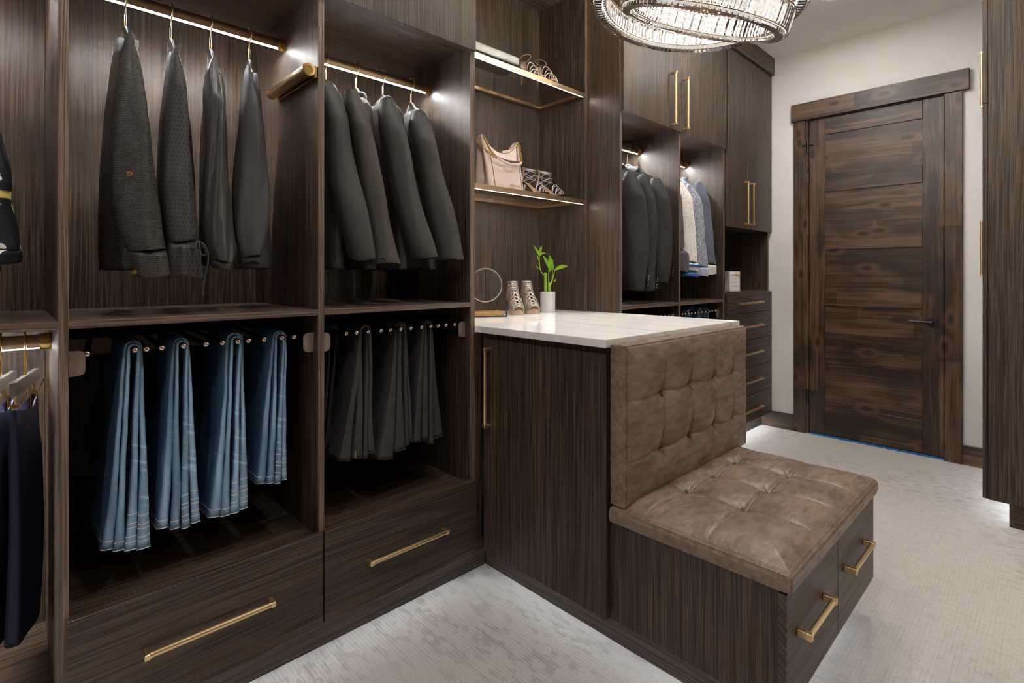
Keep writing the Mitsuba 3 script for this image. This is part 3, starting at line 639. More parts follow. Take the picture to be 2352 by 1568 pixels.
trousers('dark_trousers', 'dark grey trousers with a wide waistband fold, nearest the counter', 'trousers', TG, 1.1928, 1.0475, [1.128, 1.168, 1.202, 1.226, 1.278], (.600, .605, .580, .598), ['cloth_trouser'], 23)
trousers('dark_trousers', 'black trousers hanging deepest in shade beside the panel with the bronze slide cover', 'trousers', TG, .8417, 1.0475, [.772, .792, .806, .818, .832], (.64, .64, .63, .64), ['cloth_suit'], 29, -1.96, -1.80)
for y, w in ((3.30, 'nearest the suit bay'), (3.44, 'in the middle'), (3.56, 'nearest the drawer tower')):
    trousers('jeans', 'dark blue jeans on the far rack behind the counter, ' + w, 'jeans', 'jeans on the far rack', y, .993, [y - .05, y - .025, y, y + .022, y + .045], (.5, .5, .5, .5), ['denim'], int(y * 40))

# ------------------------------------------------------------------ hangers and hanging clothes
def hook_path(y, ztop, zlow, rr=.026):
    zc = ztop - .004
    a = np.linspace(-.2, np.pi * 1.02, 16)
    arc = [(RX - rr * math.cos(q) * 1.0, y, zc + (rr) * math.sin(q)) for q in a][::-1]
    return [(RX, y, zlow), (RX + .001, y, zlow + .035), (RX + .012, y, zc - .022), (RX + rr, y, zc - .006)] + arc[1:]
def hanger(y, zrod, label, zb=1.998, half=.19, rot=0., drop=.10):
    """zrod: top of the rod; zb: top of the clear body."""
    t = thing('clothes_hanger', label, 'hanger', 'clear hangers with gold hooks')
    part(t, 'hook', cat(tube(spline(hook_path(y, zrod - .012, zb - .01), 40), .0020, 8), cyl((RX, y, zb - .012), (RX, y, zb + .036), .0036, 10)), 'gold', True)
    c, s = math.cos(rot), math.sin(rot)
    pts = []
    for sg in (-1, 1):
        for f, dz, w in ((0, 0, .016), (.25, -.022, .017), (.6, -.062, .014), (1, -drop, .010)):
            pts.append((sg * half * f, dz, w))
    def arm(sg):
        rows = []
        for f, dz, w in ((.0, -.004, .016), (.12, -.012, .018), (.3, -.034, .016), (.65, -.068, .013), (1, -drop, .009)):
            u = sg * half * f; ring = []
            for q in np.arange(10) * 2 * np.pi / 10:
                a_, b_ = w * math.cos(q), .0085 * math.sin(q)
                ring.append((RX + u * c - b_ * s, y + u * s + b_ * c, zb + dz - .012 + a_))
            rows.append(ring)
        return loft(rows)
    part(t, 'body', cat(arm(-1), arm(1)), 'clear_plastic', True, label='clear plastic body')
    return t
def smooth_rows(rows, M):
    r = A(rows, float); r = r[np.argsort(-r[:, 0])]
    s = np.linspace(0, 1, M); z0 = r[:, 0]
    u = (z0[0] - z0) / (z0[0] - z0[-1])
    return [np.interp(s, u, z0)] + [PchipInterpolator(u, r[:, c])(s) for c in range(1, r.shape[1])]
def sleeve(rows, x, dep, seed, fold=.05, fwd=0., M=46, N=56, open_=True, cap=True, kf=(3, 5, 8)):
    z, yl, yr = smooth_rows(rows, M); g = np.random.default_rng(seed)
    ph = g.uniform(0, 6.28, 6); fr = g.uniform(3, 9, 6)
    a = np.arange(N) * 2 * np.pi / N; rings = []
    for k in range(M):
        f = k / (M - 1); b = dep * min(1, .35 + 3.2 * f) * (1 - .12 * f)
        m = 1 + fold * sum(np.sin(kf[i] * a + ph[i] + fr[i] * z[k] * 2) / (1 + .5 * i) for i in range(3)) * min(1, .2 + 2.2 * f)
        ca, sa = np.cos(a), np.sin(a); e = 2.25; rr = (np.abs(ca) ** e + np.abs(sa) ** e) ** (-1 / e)
        q = np.stack([sa, ca, np.full(N, z[k])], 1)
        nz = (meshkit.fbm(np.stack([a * 0 + z[k] * 13, np.cos(a) * 1.6, np.sin(a) * 1.6], 1) + seed * 3.3, 3, seed) - .5) * .16 * fold / .05
        wob = .003 * np.sin(z[k] * 17 + seed)
        rings.append(np.stack([x + fwd * f + wob + b * sa * rr * (m + nz), (yl[k] + yr[k]) / 2 + (yr[k] - yl[k]) / 2 * ca * rr * (m * .5 + .5 + nz * .5), np.full(N, z[k]) + .004 * np.sin(2 * a + ph[3]) * f], 1))
    top = rings[0].mean(0)
    pre = [top + (rings[0] - top) * s + A([0, 0, dz]) for s, dz in ((.35, .0075), (.75, .005))]
    if open_:
        b = rings[-1]; c = b.mean(0)
        rings = rings + [c + (b - c) * .93 + A([0, 0, .001]), c + (b - c) * .86 + A([0, 0, .02]), c + (b - c) * .7 + A([0, 0, .05])]
    return loft(pre + rings, True, True)
def torso(rows, y, rot, seed, fold=.05, M=40, N=64, x=RX):
    """rows: (z, half width along the hanger, half thickness)."""
    z, hx, hy = smooth_rows(rows, M); g = np.random.default_rng(seed); ph = g.uniform(0, 6.28, 6)
    a = np.arange(N) * 2 * np.pi / N; c, s = math.cos(rot), math.sin(rot); rings = []
    for k in range(M):
        ca, sa = np.cos(a), np.sin(a); e = 2.6; rr = (np.abs(ca) ** e + np.abs(sa) ** e) ** (-1 / e)
        f = k / (M - 1)
        u = hx[k] * ca * rr; v = hy[k] * sa * rr * (1 + fold * 4 * f * np.sin(5 * a + ph[0] + z[k] * 4)) + .010 * f * np.sin(u * 26 + ph[1] + z[k] * 3)
        rings.append(np.stack([x + u * c - v * s, y + u * s + v * c, np.full(N, z[k])], 1))
    b = rings[-1]; m = b.mean(0)
    return loft(rings + [m + (b - m) * .94, m + (b - m) * .9 + A([0, 0, .02])])
def button(parent, c, n, r, mat='gold', label=None):
    part(parent, 'button', lathe([(0, 0), (r, 0), (r, .0015), (r * .85, .0026), (r * .7, .0016), (0, .0014)], 20, c, n), mat, 40, label=label)

# black shirts (near bay, upper rod)
SG, zr = 'black shirts on the lit rod', 2.098
hy1 = [.2577, .3743, .4864, .6067]
shirt_hooks = []
S1 = thing('shirt', 'black shirt with fine glinting stripes and gold buttons, first from the left panel', 'shirt', SG)
part(S1, 'torso', torso([(1.928, .03, .012), (1.905, .055, .016), (1.86, .09, .022), (1.78, .12, .028), (1.70, .14, .034), (1.5, .155, .040), (1.4, .16, .04), (1.262, .16, .036)], .240, -.08, 1, x=RX + .06), 'cloth_stripe', True)
part(S1, 'sleeve', sleeve([(1.905, .236, .247), (1.893, .231, .251), (1.844, .221, .261), (1.773, .210, .269), (1.704, .203, .277), (1.634, .198, .285), (1.564, .196, .292), (1.483, .198, .301), (1.402, .208, .311), (1.345, .221, .316), (1.316, .232, .320)], -1.745, .05, 11, .06, .012), 'cloth_stripe', True)
part(S1, 'cuff', sleeve([(1.322, .232, .322), (1.305, .234, .323), (1.27, .240, .327), (1.243, .247, .330)], -1.733, .047, 12, .03, 0, 14), 'cloth_stripe', True)
part(S1, 'sleeve', sleeve([(1.70, .30, .31), (1.66, .292, .318), (1.5, .285, .322), (1.30, .29, .32)], -2.12, .035, 13), 'cloth_stripe', True)
button(S1, (-1.683, .231, 1.513), (.95, -.25, 0), .0065, label='gold button'); button(S1, (-1.692, .243, 1.256), (.9, -.4, 0), .0055, label='gold button')
part(S1, 'side_label', box(-1.722, -1.720, .247, .257, 1.862, 1.881, .0004), 'silver_leather', label='small silver label tab')
S2 = thing('shirt', 'black dotted shirt with drawstring cuffs, second from the left panel', 'shirt', SG)
part(S2, 'torso', torso([(1.928, .03, .012), (1.905, .055, .016), (1.86, .09, .022), (1.78, .12, .03), (1.70, .14, .038), (1.5, .155, .044), (1.4, .16, .042), (1.27, .16, .038)], .370, -.16, 2, x=RX + .06), 'cloth_dot', True)
part(S2, 'sleeve', sleeve([(1.894, .342, .352), (1.883, .338, .354), (1.838, .331, .362), (1.802, .328, .368), (1.728, .320, .375), (1.654, .315, .379), (1.581, .311, .384), (1.495, .310, .390), (1.410, .316, .395), (1.36, .322, .394), (1.345, .325, .392)], -1.745, .046, 21, .055, .01), 'cloth_dot', True)
part(S2, 'cuff', sleeve([(1.348, .325, .392), (1.338, .326, .393), (1.30, .324, .402), (1.26, .325, .410), (1.240, .328, .412)], -1.735, .044, 22, .08, 0, 16, kf=(6, 9, 13)), 'cloth_dot', True)
part(S2, 'sleeve', sleeve([(1.70, .425, .435), (1.66, .415, .445), (1.5, .41, .45), (1.32, .415, .445)], -2.12, .035, 23), 'cloth_dot', True)
for i, (e, sw) in enumerate((((-1.690, .405, 1.19), .010), ((-1.688, .391, 1.255), -.004))):
    part(S2, 'drawstring', tube(spline([(-1.692, .392, 1.345), (-1.684, .397 + sw, 1.33), (-1.685, .400 + sw * 1.4, 1.28), e], 20), .0022, 6), 'cloth_dot', True)
part(S2, 'bow', tube(spline([(-1.690, .391, 1.345), (-1.682, .394, 1.31), (-1.684, .402, 1.305), (-1.69, .393, 1.343)], 16), .002, 6), 'cloth_dot', True)
S3 = thing('shirt', 'dark grey satin shirt with gathered cuffs, third from the left panel', 'shirt', SG)
part(S3, 'torso', torso([(1.924, .03, .012), (1.90, .055, .016), (1.85, .09, .022), (1.77, .12, .028), (1.68, .14, .032), (1.4, .16, .03), (1.28, .16, .028)], .480, -.18, 3, x=RX + .06), 'cloth_plain', True)
part(S3, 'sleeve', sleeve([(1.893, .438, .447), (1.879, .433, .450), (1.851, .424, .462), (1.826, .420, .470), (1.776, .419, .474), (1.724, .420, .473), (1.673, .421, .470), (1.621, .420, .471), (1.545, .416, .479), (1.507, .414, .485), (1.417, .412, .492), (1.366, .414, .497), (1.327, .422, .498), (1.30, .432, .494), (1.288, .438, .490)], -1.745, .046, 31, .075, .01, 60), 'cloth_satin', True)
part(S3, 'cuff', sleeve([(1.290, .436, .491), (1.284, .434, .492), (1.275, .438, .490), (1.268, .442, .487)], -1.735, .038, 32, .03, 0, 8), 'cloth_plain', True)
part(S3, 'sleeve', sleeve([(1.70, .54, .55), (1.66, .53, .56), (1.5, .525, .565), (1.32, .53, .56)], -2.12, .035, 33), 'cloth_satin', True)
S4 = thing('shirt', 'plain matt black shirt with full sleeve, nearest the panel with the valet rod', 'shirt', SG)
part(S4, 'torso', torso([(1.924, .026, .010), (1.90, .05, .012), (1.85, .085, .018), (1.77, .12, .024), (1.68, .14, .03), (1.45, .155, .034), (1.30, .16, .046), (1.27, .16, .048)], .606, -.30, 4, x=RX + .06), 'cloth_plain', True)
part(S4, 'sleeve', sleeve([(1.894, .536, .544), (1.880, .533, .546), (1.851, .529, .552), (1.771, .519, .566), (1.692, .512, .578), (1.611, .504, .589), (1.531, .498, .598), (1.478, .496, .601), (1.424, .496, .598), (1.357, .502, .587), (1.323, .509, .577), (1.305, .517, .569)], -1.745, .052, 41, .06, .01, kf=(2, 4, 7)), 'cloth_plain', True)
part(S4, 'cuff', sleeve([(1.308, .516, .570), (1.298, .516, .570), (1.285, .518, .568)], -1.735, .036, 42, .03, 0, 6), 'cloth_plain', True)
part(S4, 'sleeve', sleeve([(1.70, .655, .665), (1.66, .648, .672), (1.5, .64, .68), (1.32, .645, .675)], -2.12, .035, 43), 'cloth_plain', True)
for y, n, rt in zip(hy1, ('glinting striped shirt', 'black dotted shirt', 'grey satin shirt', 'plain matt black shirt'), (-.05, -.12, -.2, -.28)):
    hanger(y, zr, 'clear hanger with gold hook holding the ' + n, 1.995, .19, rt)

# black jackets (near bay 2)
JK = 'black jackets on the lit rod'
def jacket(label, y, rows, seed, mat, rot, collar, group, zb=1.955, hem=1.27, hx=.215, hy=.038, btn=(), rear=True, xs=-1.742, dep=.064, fwdx=.035, zsh=1.865):
    t = thing('jacket', label, 'jacket', group)
    if group == JK:
        z0_ = rows[0][0]; rows = [(z_, a_ - .030 * max(0, 1 - (z0_ - z_) / .16), b_) for z_, a_, b_ in rows]
    part(t, 'torso', torso([(zb, .045, .024), (zb - .02, .085, .03), (zb - .05, .145, .036), (zsh, .195, .040), (zsh - .08, .208, .042), (1.6, hx, hy), (hem, hx, hy)], y, rot, seed, .03), mat, True)
    part(t, 'sleeve', sleeve(rows, xs, dep, seed + 1, .035, fwdx, kf=(2, 3, 5)), mat, True)
    if rear: part(t, 'sleeve', sleeve([(zsh - .03, y + .05, y + .08), (1.78, y + .03, y + .10), (1.6, y + .03, y + .10), (1.34, y + .04, y + .095)], -2.165, .05, seed + 2, .03), mat, True)
    # collar: a band rolled round the neck
    a = np.linspace(-.15 * np.pi, 1.15 * np.pi, 22); c, s = math.cos(rot), math.sin(rot)
    path = [];
    for q in a:
        u, v_ = .075 * math.cos(q), .030 * math.sin(q) - .012
        path.append((RX + u * c - v_ * s, y + u * s + v_ * c, zb - .012 + .012 * math.sin(q) - collar * .010 * abs(math.cos(q)) ** 2))
    part(t, 'collar', tube(path, np.r_[.010, np.full(20, .015 + .005 * collar), .010], 12), mat, True)
    for c_ in btn: button(t, c_, (.85, .5, 0), .0052, 'steel' if group != JK else 'black_metal')
    return t
jacket('black jacket partly behind the divider, first on the rod beside the valet rod', .882, [(1.905, .785, .812), (1.888, .781, .822), (1.865, .776, .836), (1.799, .774, .853), (1.669, .778, .872), (1.560, .793, .897), (1.451, .820, .922), (1.376, .843, .936), (1.302, .869, .947)], 51, 'cloth_jacket', -.20, 1., JK)
jb = jacket('warm charcoal jacket with a covered button at the cuff, second beside the valet rod', 1.0082, [(1.897, .888, .906), (1.881, .884, .912), (1.856, .876, .922), (1.790, .873, .939), (1.670, .887, .962), (1.533, .905, .992), (1.396, .926, 1.022), (1.288, .943, 1.050)], 55, 'cloth_jacket_warm', -.28, 1.3, JK)
button(jb, (-1.648, .953, 1.303), (.9, -.4, 0), .009, 'black_metal', 'black covered button')
jacket('black jacket with a high stand collar, third beside the valet rod', 1.1274, [(1.900, 1.032, 1.056), (1.884, 1.026, 1.060), (1.862, 1.015, 1.069), (1.817, 1.010, 1.079), (1.706, 1.013, 1.099), (1.564, 1.036, 1.134), (1.437, 1.068, 1.174), (1.315, 1.120, 1.212)], 59, 'cloth_jacket', -.20, .2, JK, 1.965)
jacket('black jacket hanging alone nearest the glass shelves', 1.2652, [(1.882, 1.168, 1.192), (1.865, 1.160, 1.198), (1.844, 1.148, 1.207), (1.777, 1.138, 1.223), (1.662, 1.154, 1.253), (1.547, 1.178, 1.287), (1.429, 1.204, 1.320), (1.312, 1.234, 1.350)], 63, 'cloth_jacket', -.18, 1., JK, 1.945)
for y, n in zip([.882, 1.0082, 1.1274, 1.2652], ('jacket beside the divider', 'warm charcoal jacket', 'stand collar jacket', 'jacket nearest the glass shelves')):
    hanger(y, 2.09, 'clear hanger with gold hook holding the ' + n, 1.996, .15, -.2)

# suit jackets (far)
SU = 'suit jackets behind the counter'
zsu = 1.955
for i, (lab, y, rows, hem, bz) in enumerate((
    ('black suit jacket nearest the counter with shining cuff buttons', 2.735, [(1.845, 2.60, 2.655), (1.835, 2.592, 2.666), (1.793, 2.570, 2.693), (1.728, 2.561, 2.721), (1.555, 2.575, 2.764), (1.382, 2.590, 2.774), (1.250, 2.600, 2.740), (1.158, 2.615, 2.707)], 1.165, (1.185, 2.715)),
    ('black suit jacket between two others, only its sleeve in view', 2.90, [(1.845, 2.745, 2.79), (1.835, 2.735, 2.80), (1.785, 2.715, 2.823), (1.684, 2.72, 2.843), (1.506, 2.73, 2.848), (1.252, 2.735, 2.822), (1.150, 2.738, 2.81)], 1.16, (1.17, 2.81)),
    ('grey-black suit jacket nearest the shirt bay', 3.06, [(1.846, 2.89, 2.955), (1.836, 2.885, 2.966), (1.790, 2.865, 2.990), (1.699, 2.86, 3.017), (1.502, 2.86, 3.040), (1.352, 2.86, 3.034), (1.196, 2.88, 2.985)], 1.14, (1.24, 3.0)))):
    jacket(lab, y, rows, 71 + 4 * i, 'cloth_suit', .3, 1., SU, 1.935, hem, .225, .045, [(-1.676, bz[1] + .004 * q, bz[0] + .018 * q) for q in range(4)], False, -1.745, .075, .01, 1.85)
hanger(2.7602, 2.086, 'clear hanger with gold hook holding the suit jacket nearest the counter', 1.97, .15, .3)
hanger(2.915, 2.086, 'clear hanger with gold hook holding the middle suit jacket', 1.97, .15, .3)
hanger(3.02, 2.086, 'clear hanger with gold hook holding the suit jacket nearest the shirts', 1.97, .13, .3)
# patterned shirts (far)
PS = 'patterned shirts behind the counter'
def pshirt(label, y, rows, mat, cuff, cmat, seed):
    t = thing('shirt', label, 'shirt', PS)
    part(t, 'torso', torso([(1.945, .04, .022), (1.92, .09, .028), (1.88, .15, .034), (1.80, .185, .04), (1.5, .2, .042), (1.25, .2, .042)], y, .16, seed, .04), mat, True)
    part(t, 'sleeve', sleeve(rows, -1.745, .06, seed + 1, .05, .01), mat, True)
    if cuff: part(t, 'cuff', sleeve(cuff, -1.735, .056, seed + 2, .04, 0, 12), cmat, True, label=None)
    part(t, 'collar', tube([(RX + .06 * math.cos(q), y + .03 * math.sin(q), 1.945 + .006 * math.sin(q)) for q in np.linspace(0, np.pi, 14)], .014, 10), mat, True)
    return t
pp = pshirt('dark purple-grey shirt hidden by the divider except its rolled cuff', 3.185, [(1.84, 3.10, 3.14), (1.79, 3.09, 3.16), (1.6, 3.09, 3.18), (1.42, 3.10, 3.21)], 'cloth_purple', [(1.42, 3.09, 3.22), (1.37, 3.10, 3.275), (1.30, 3.12, 3.28), (1.27, 3.15, 3.25)], 'cloth_purple', 81)
w1 = pshirt('white shirt with tiny dark floral print and rolled blue cuff', 3.30, [(1.858, 3.19, 3.25), (1.846, 3.175, 3.264), (1.796, 3.165, 3.300), (1.728, 3.165, 3.330), (1.520, 3.198, 3.372), (1.334, 3.227, 3.391)], 'cloth_white_floral', [(1.335, 3.21, 3.395), (1.30, 3.20, 3.41), (1.275, 3.205, 3.405)], 'cloth_white_floral', 85)
part(w1, 'cuff_band', sleeve([(1.318, 3.205, 3.408), (1.31, 3.20, 3.415), (1.300, 3.205, 3.412)], -1.733, .062, 86, .03, 0, 8), 'cloth_blue_band', True, label='blue cuff band')
part(w1, 'cuff_band', sleeve([(1.262, 3.21, 3.40), (1.25, 3.215, 3.40), (1.232, 3.23, 3.385)], -1.733, .06, 87, .05, 0, 8), 'cloth_blue_band', True, label='blue cuff band')
pshirt('blue and grey speckled floral shirt with pale blue cuff', 3.44, [(1.858, 3.325, 3.38), (1.848, 3.315, 3.391), (1.811, 3.305, 3.428), (1.742, 3.305, 3.460), (1.543, 3.358, 3.505), (1.306, 3.390, 3.525)], 'cloth_blue_floral', [(1.306, 3.385, 3.53), (1.27, 3.39, 3.545), (1.236, 3.40, 3.545)], 'cloth_pale_blue', 91)
pshirt('navy shirt with small white dots and white floral cuff', 3.57, [(1.886, 3.45, 3.49), (1.877, 3.445, 3.505), (1.824, 3.437, 3.538), (1.783, 3.432, 3.557), (1.549, 3.482, 3.611), (1.324, 3.528, 3.660)], 'cloth_navy_dot', [(1.324, 3.52, 3.665), (1.29, 3.525, 3.675), (1.25, 3.535, 3.681)], 'cloth_white_floral', 95)
for y, n in ((3.18, 'purple-grey shirt'), (3.31, 'white floral shirt'), (3.45, 'speckled floral shirt'), (3.575, 'navy dotted shirt')):
    hanger(y, 2.086, 'clear hanger with gold hook holding the ' + n, 1.97, .13, .3)
# blouse and clip hangers in the left bay
fb = thing('blouse', 'sheer black blouse printed with white and yellow daisies at the left edge', 'blouse')
part(fb, 'torso', torso([(1.955, .04, .02), (1.93, .09, .026), (1.89, .16, .032), (1.8, .19, .04), (1.5, .2, .045), (1.26, .2, .045)], -.07, -.05, 6), 'cloth_daisy', True)
part(fb, 'sleeve', sleeve([(1.87, -.075, -.060), (1.83, -.082, -.048), (1.70, -.088, -.03), (1.62, -.086, -.02), (1.583, -.084, -.011), (1.544, -.084, -.003), (1.498, -.083, .008), (1.468, -.082, .011), (1.434, -.08, .009), (1.417, -.08, .010), (1.392, -.08, .015), (1.331, -.078, .022), (1.31, -.076, .024)], -1.745, .05, 101, .05, .02), 'cloth_daisy', True)
part(fb, 'cuff', sleeve([(1.312, -.07, .022), (1.30, -.074, .027), (1.276, -.072, .025)], -1.726, .05, 102, .04, 0, 8), 'cloth_daisy', True)
hanger(-.055, zr, 'clear hanger with gold hook holding the daisy blouse', 1.995, .17, -.05)
def clip_hanger(y, label, rot, hung, hmat):
    t = thing('clip_hanger', label, 'hanger', 'acrylic clip hangers')
    d = A([math.cos(rot), math.sin(rot), 0]); q = A([-math.sin(rot), math.cos(rot), 0]); o = A([RX, y, .958])
    part(t, 'hook', cat(tube(spline(hook_path(y, 1.074, .985), 40), .0022, 8), cyl((RX, y, .97), (RX, y, 1.03), .0034, 10)), 'gold', True)
    part(t, 'bar', move(box(-.125, .125, -.0065, .0065, -.018, .018, .0015), frame(o, d, q, (0, 0, 1))), 'acrylic', label='clear acrylic bar')
    for s in (-1, 1):
        c = o + d * s * .095
        M = frame(c, d, q, (0, 0, 1))
        jaws = []
        for g in (-1, 1):
            jaws.append(hull([(-.006, g * .004, -.058), (.006, g * .004, -.058), (-.006, g * .006, -.055), (.006, g * .006, -.055), (-.008, g * .020, -.012), (.008, g * .020, -.012), (-.008, g * .022, -.014), (.008, g * .022, -.014)]))
            jaws.append(hull([(-.007, g * .005, -.042), (.007, g * .005, -.042), (-.007, g * .007, -.042), (.007, g * .007, -.042), (-.009, g * .0065, -.086), (.009, g * .0065, -.086), (-.009, g * .0045, -.086), (.009, g * .0045, -.086)]))
        part(t, 'clip', move(cat(jaws + [cyl((0, 0, -.018), (0, 0, -.045), .0022, 8), cyl((-.008, 0, -.046), (.008, 0, -.046), .0055, 12)]), M), 'gold', 30, label='gold spring clip')
    h = thing(*hung)
    a = np.arange(56) * 2 * np.pi / 56; rings = []
    zz = np.linspace(.905, .30, 40)
    for i, z in enumerate(zz):
        f = i / 39; hx = .118 - .012 * f; hyv = .0135 + .012 * min(1, f * 5) - .004 * f
        ca, sa = np.cos(a), np.sin(a); e = 3.; rr = (np.abs(ca) ** e + np.abs(sa) ** e) ** (-1 / e)
        u = hx * ca * rr; v_ = hyv * sa * rr * (1 + .25 * np.sin(u * 30 + 1 + 3 * f)) + .006 * np.sin(u * 38 + z * 5) * f
        dip = -.016 * (1 - (u / hx) ** 2) * (1 - f)
        rings.append(o * [1, 1, 0] + u[:, None] * d + v_[:, None] * q + np.stack([0 * a, 0 * a, z + dip], 1))
    c0 = rings[0].mean(0)
    inner = [c0 + (rings[0] - c0) * A([.97, .8, 1]) + A([0, 0, -.001]), c0 + (rings[0] - c0) * A([.95, .7, 1]) + A([0, 0, -.035])]
    part(h, 'legs', loft(rings, False, True), hmat, True)
    part(h, 'waistband', loft(inner[::-1] + [rings[0] + A([0, 0, .0004])], True, False), 'cloth_lining', True, label='lighter navy waistband lining')
    return t
clip_hanger(.036, 'acrylic clip hanger with gold clips nearest the divider panel, holding navy trousers', math.radians(-12), ('dark_trousers', 'navy trousers clipped on the acrylic hanger nearest the divider panel', 'trousers'), 'cloth_navy')
clip_hanger(-.012, 'acrylic clip hanger with gold clips at the left frame edge', math.radians(-12), ('dark_trousers', 'navy trousers clipped on the acrylic hanger at the left frame edge', 'trousers'), 'cloth_navy')

# ------------------------------------------------------------------ things on the glass shelves and the counter
def shoe(name, label, heel, ang, L, hh, plat, w, ankle, mats, style, group, seed=0):
    """heel: ground point below the heel; ang: direction of the toe; hh: heel height; ankle: height of the opening."""
    t = thing(name, label, 'shoe', group)
    up_m, in_m, sole_m = mats
    M = frame(heel, (math.cos(ang), math.sin(ang), 0), (-math.sin(ang), math.cos(ang), 0), (0, 0, 1))
    cf = PchipInterpolator([0, .14, .38, .62, .8, 1], [hh, hh, hh * .62, plat + .006, plat, plat + .004]); hw = PchipInterpolator([0, .08, .3, .66, .88, 1], [.45, .62, .55, 1, .8, .12])
    s = np.linspace(0, 1, 26); X = s * L - .012; Zf = cf(s); W = hw(s) * w / 2
    def sole(th, z_off, infl):
        rows = []
        for x, z, v, q in zip(X, Zf, W, s):
            lo = max(th, (plat if q > .62 else th) * .98) if z_off == 0 else th
            rows.append([(x, -v * infl, z - lo + z_off), (x, v * infl, z - lo + z_off), (x, v * infl, z + z_off), (x, -v * infl, z + z_off)])
        return loft(rows)
    part(t, 'sole', move(sole(.006, -.001, 1.03), M) if style != 'lattice' else move(cat(sole(.006, 0, 1.05)), M), sole_m, 50)
    part(t, 'insole', move(sole(.002, .002, .96), M), in_m, 50, label='tan insole')
    hb = [(.002, .0045, 0), (.003, .005, .3), (.006, .0065, .6), (.012, .011, .88), (.02, .016, 1.)]
    part(t, 'heel', move(loft([[(x + r * math.cos(q), r * math.sin(q), z * (hh - .005)) for q in np.arange(12) * np.pi / 6] for x, r, z in hb]), M), sole_m if style == 'nude' else up_m, True)
    # arch(t, v): rings of the foot, from the toe (0) to the ankle opening (1)
    bx = PchipInterpolator([0, .2, .45, .7, .85, 1], [L * .86, L * .70, L * .50, L * .32, L * .24, L * .22]); fx = bx
    ts = np.linspace(0, 1, 60)
    def arch(q, v):
        if q < .5:
            x = PchipInterpolator([0, .5], [L * .84, L * .38])(q); zb = float(cf(min(1, (x + .012) / L))); wd = float(hw(min(1, (x + .012) / L))) * w / 2
            h = .022 + .062 * (q / .5); a = v * np.pi / 2
            return A([x + h * .15, wd * 1.02 * math.sin(a), zb + h * max(0, math.cos(a)) ** .8])
        f = (q - .5) / .5; z0 = float(cf(.25)); a = v * np.pi * (.5 + .35 * f)
        rx, ry = .5 * L * .40, w * .42 - .006 * f
        z = z0 + .03 + (ankle - z0 - .03) * f; x0 = L * .16
        lift = .055 * (1 - f) * max(0, math.cos(a))
        return A([x0 + rx * (1.1 - .25 * f) * math.cos(a), ry * 1.05 * math.sin(a), z - (1 - f) * .03 + lift])
    tubes = []
    if style == 'lattice':
        for sg in (-1, 1):
            for k in range(9):
                q0 = .02 + .105 * k
                pts = [arch(min(1, max(0, q0 + sg * .13 * v)), v) for v in np.linspace(-1, 1, 15)]
                tubes.append(tube(spline(pts, 40), .0030, 6, flat=1.5))
        for q in (0.0, .06, .12, .985): tubes.append(tube(spline([arch(q, v) for v in np.linspace(-1, 1, 15)], 40), .0038, 6, flat=1.5))
        for sg in (-1, 1): tubes.append(tube(spline([arch(q, sg * .16) for q in np.linspace(.05, 1, 16)], 40), .0026, 6))
        part(t, 'straps', move(cat(tubes), M), up_m, True, label='silver lattice straps')
        a = np.linspace(np.pi * .42, np.pi * 1.58, 26); rows = []
        for f in np.linspace(0, 1, 8):
            z = hh - .008 + (ankle - hh + .01) * f; r1 = L * .20 - .004 * math.sin(f * 3.1); r2 = w * .40 - .005 * f
            rows.append(np.stack([L * .16 + r1 * np.cos(a), r2 * np.sin(a), np.full(26, z)], 1))
        R = np.array(rows); R2 = R + (R.mean(1, keepdims=True) * [1, 1, 0] - R * [1, 1, 0]) * .09
        V = np.vstack([R.reshape(-1, 3), R2.reshape(-1, 3)]); Fg = grid_faces(8, 26, False)
        part(t, 'heel_counter', move(trimesh.Trimesh(V, np.vstack([Fg, Fg[:, ::-1] + 8 * 26]), process=False), M), 'beige_leather', True)
        part(t, 'platform', move(loft([[(x, -v * 1.06, 0), (x, v * 1.06, 0), (x, v * 1.08, plat), (x, -v * 1.08, plat)] for x, v, q in zip(X, W, s) if q > .55]), M), 'beige_leather', 50)
    elif style == 'strappy':
        bk = [(.004, 0, hh), (-.004, 0, hh + .03), (-.002, 0, (hh + ankle) / 2), (.004, 0, ankle)]
        part(t, 'heel_strap', move(tube(spline(bk, 16), .0075, 8, flat=.25, up=(1, 0, 0)), M), in_m, True, label='tan strap up the heel')
        rs = np.linspace(0, 2 * np.pi, 30)
        for q, tilt in ((1., .25), (.94, .2), (.88, .28), (.55, -.5), (.50, .55), (.22, -.4)):
            z = hh + (ankle - hh) * q; ex = .036 + .012 * (1 - q)
            tubes.append(tube([(.036 + ex * 1.1 * math.cos(b), .034 * math.sin(b), z - .05 * tilt * math.cos(b) - .01) for b in rs[:-1]], .0019, 6, True))
        for k in range(5): tubes.append(tube(spline([arch(.02 + .07 * k + .03 * v * (-1) ** k, v) for v in np.linspace(-1, 1, 9)], 24), .0022, 6))
        part(t, 'straps', move(cat(tubes), M), up_m, True, label='thin silver straps')
    else:
        a = np.linspace(np.pi * .5, np.pi * 1.5, 20); rows = []
        for f in np.linspace(0, 1, 7):
            z = hh - .006 + (ankle - .01 - hh) * f; wd = 1 - .45 * f
            rows.append(np.stack([.020 + .026 * np.cos(a) * (.9 + .15 * f), .024 * wd * np.sin(a), np.full(20, z)], 1))
        R = np.array(rows); Fg = grid_faces(7, 20, False); R2 = R - [[.0015, 0, 0]]
        part(t, 'heel_counter', move(trimesh.Trimesh(np.vstack([R.reshape(-1, 3), R2.reshape(-1, 3)]), np.vstack([Fg, Fg[:, ::-1] + 140]), process=False), M), 'beige_leather', True)
        rs = np.linspace(0, 2 * np.pi, 28)[:-1]
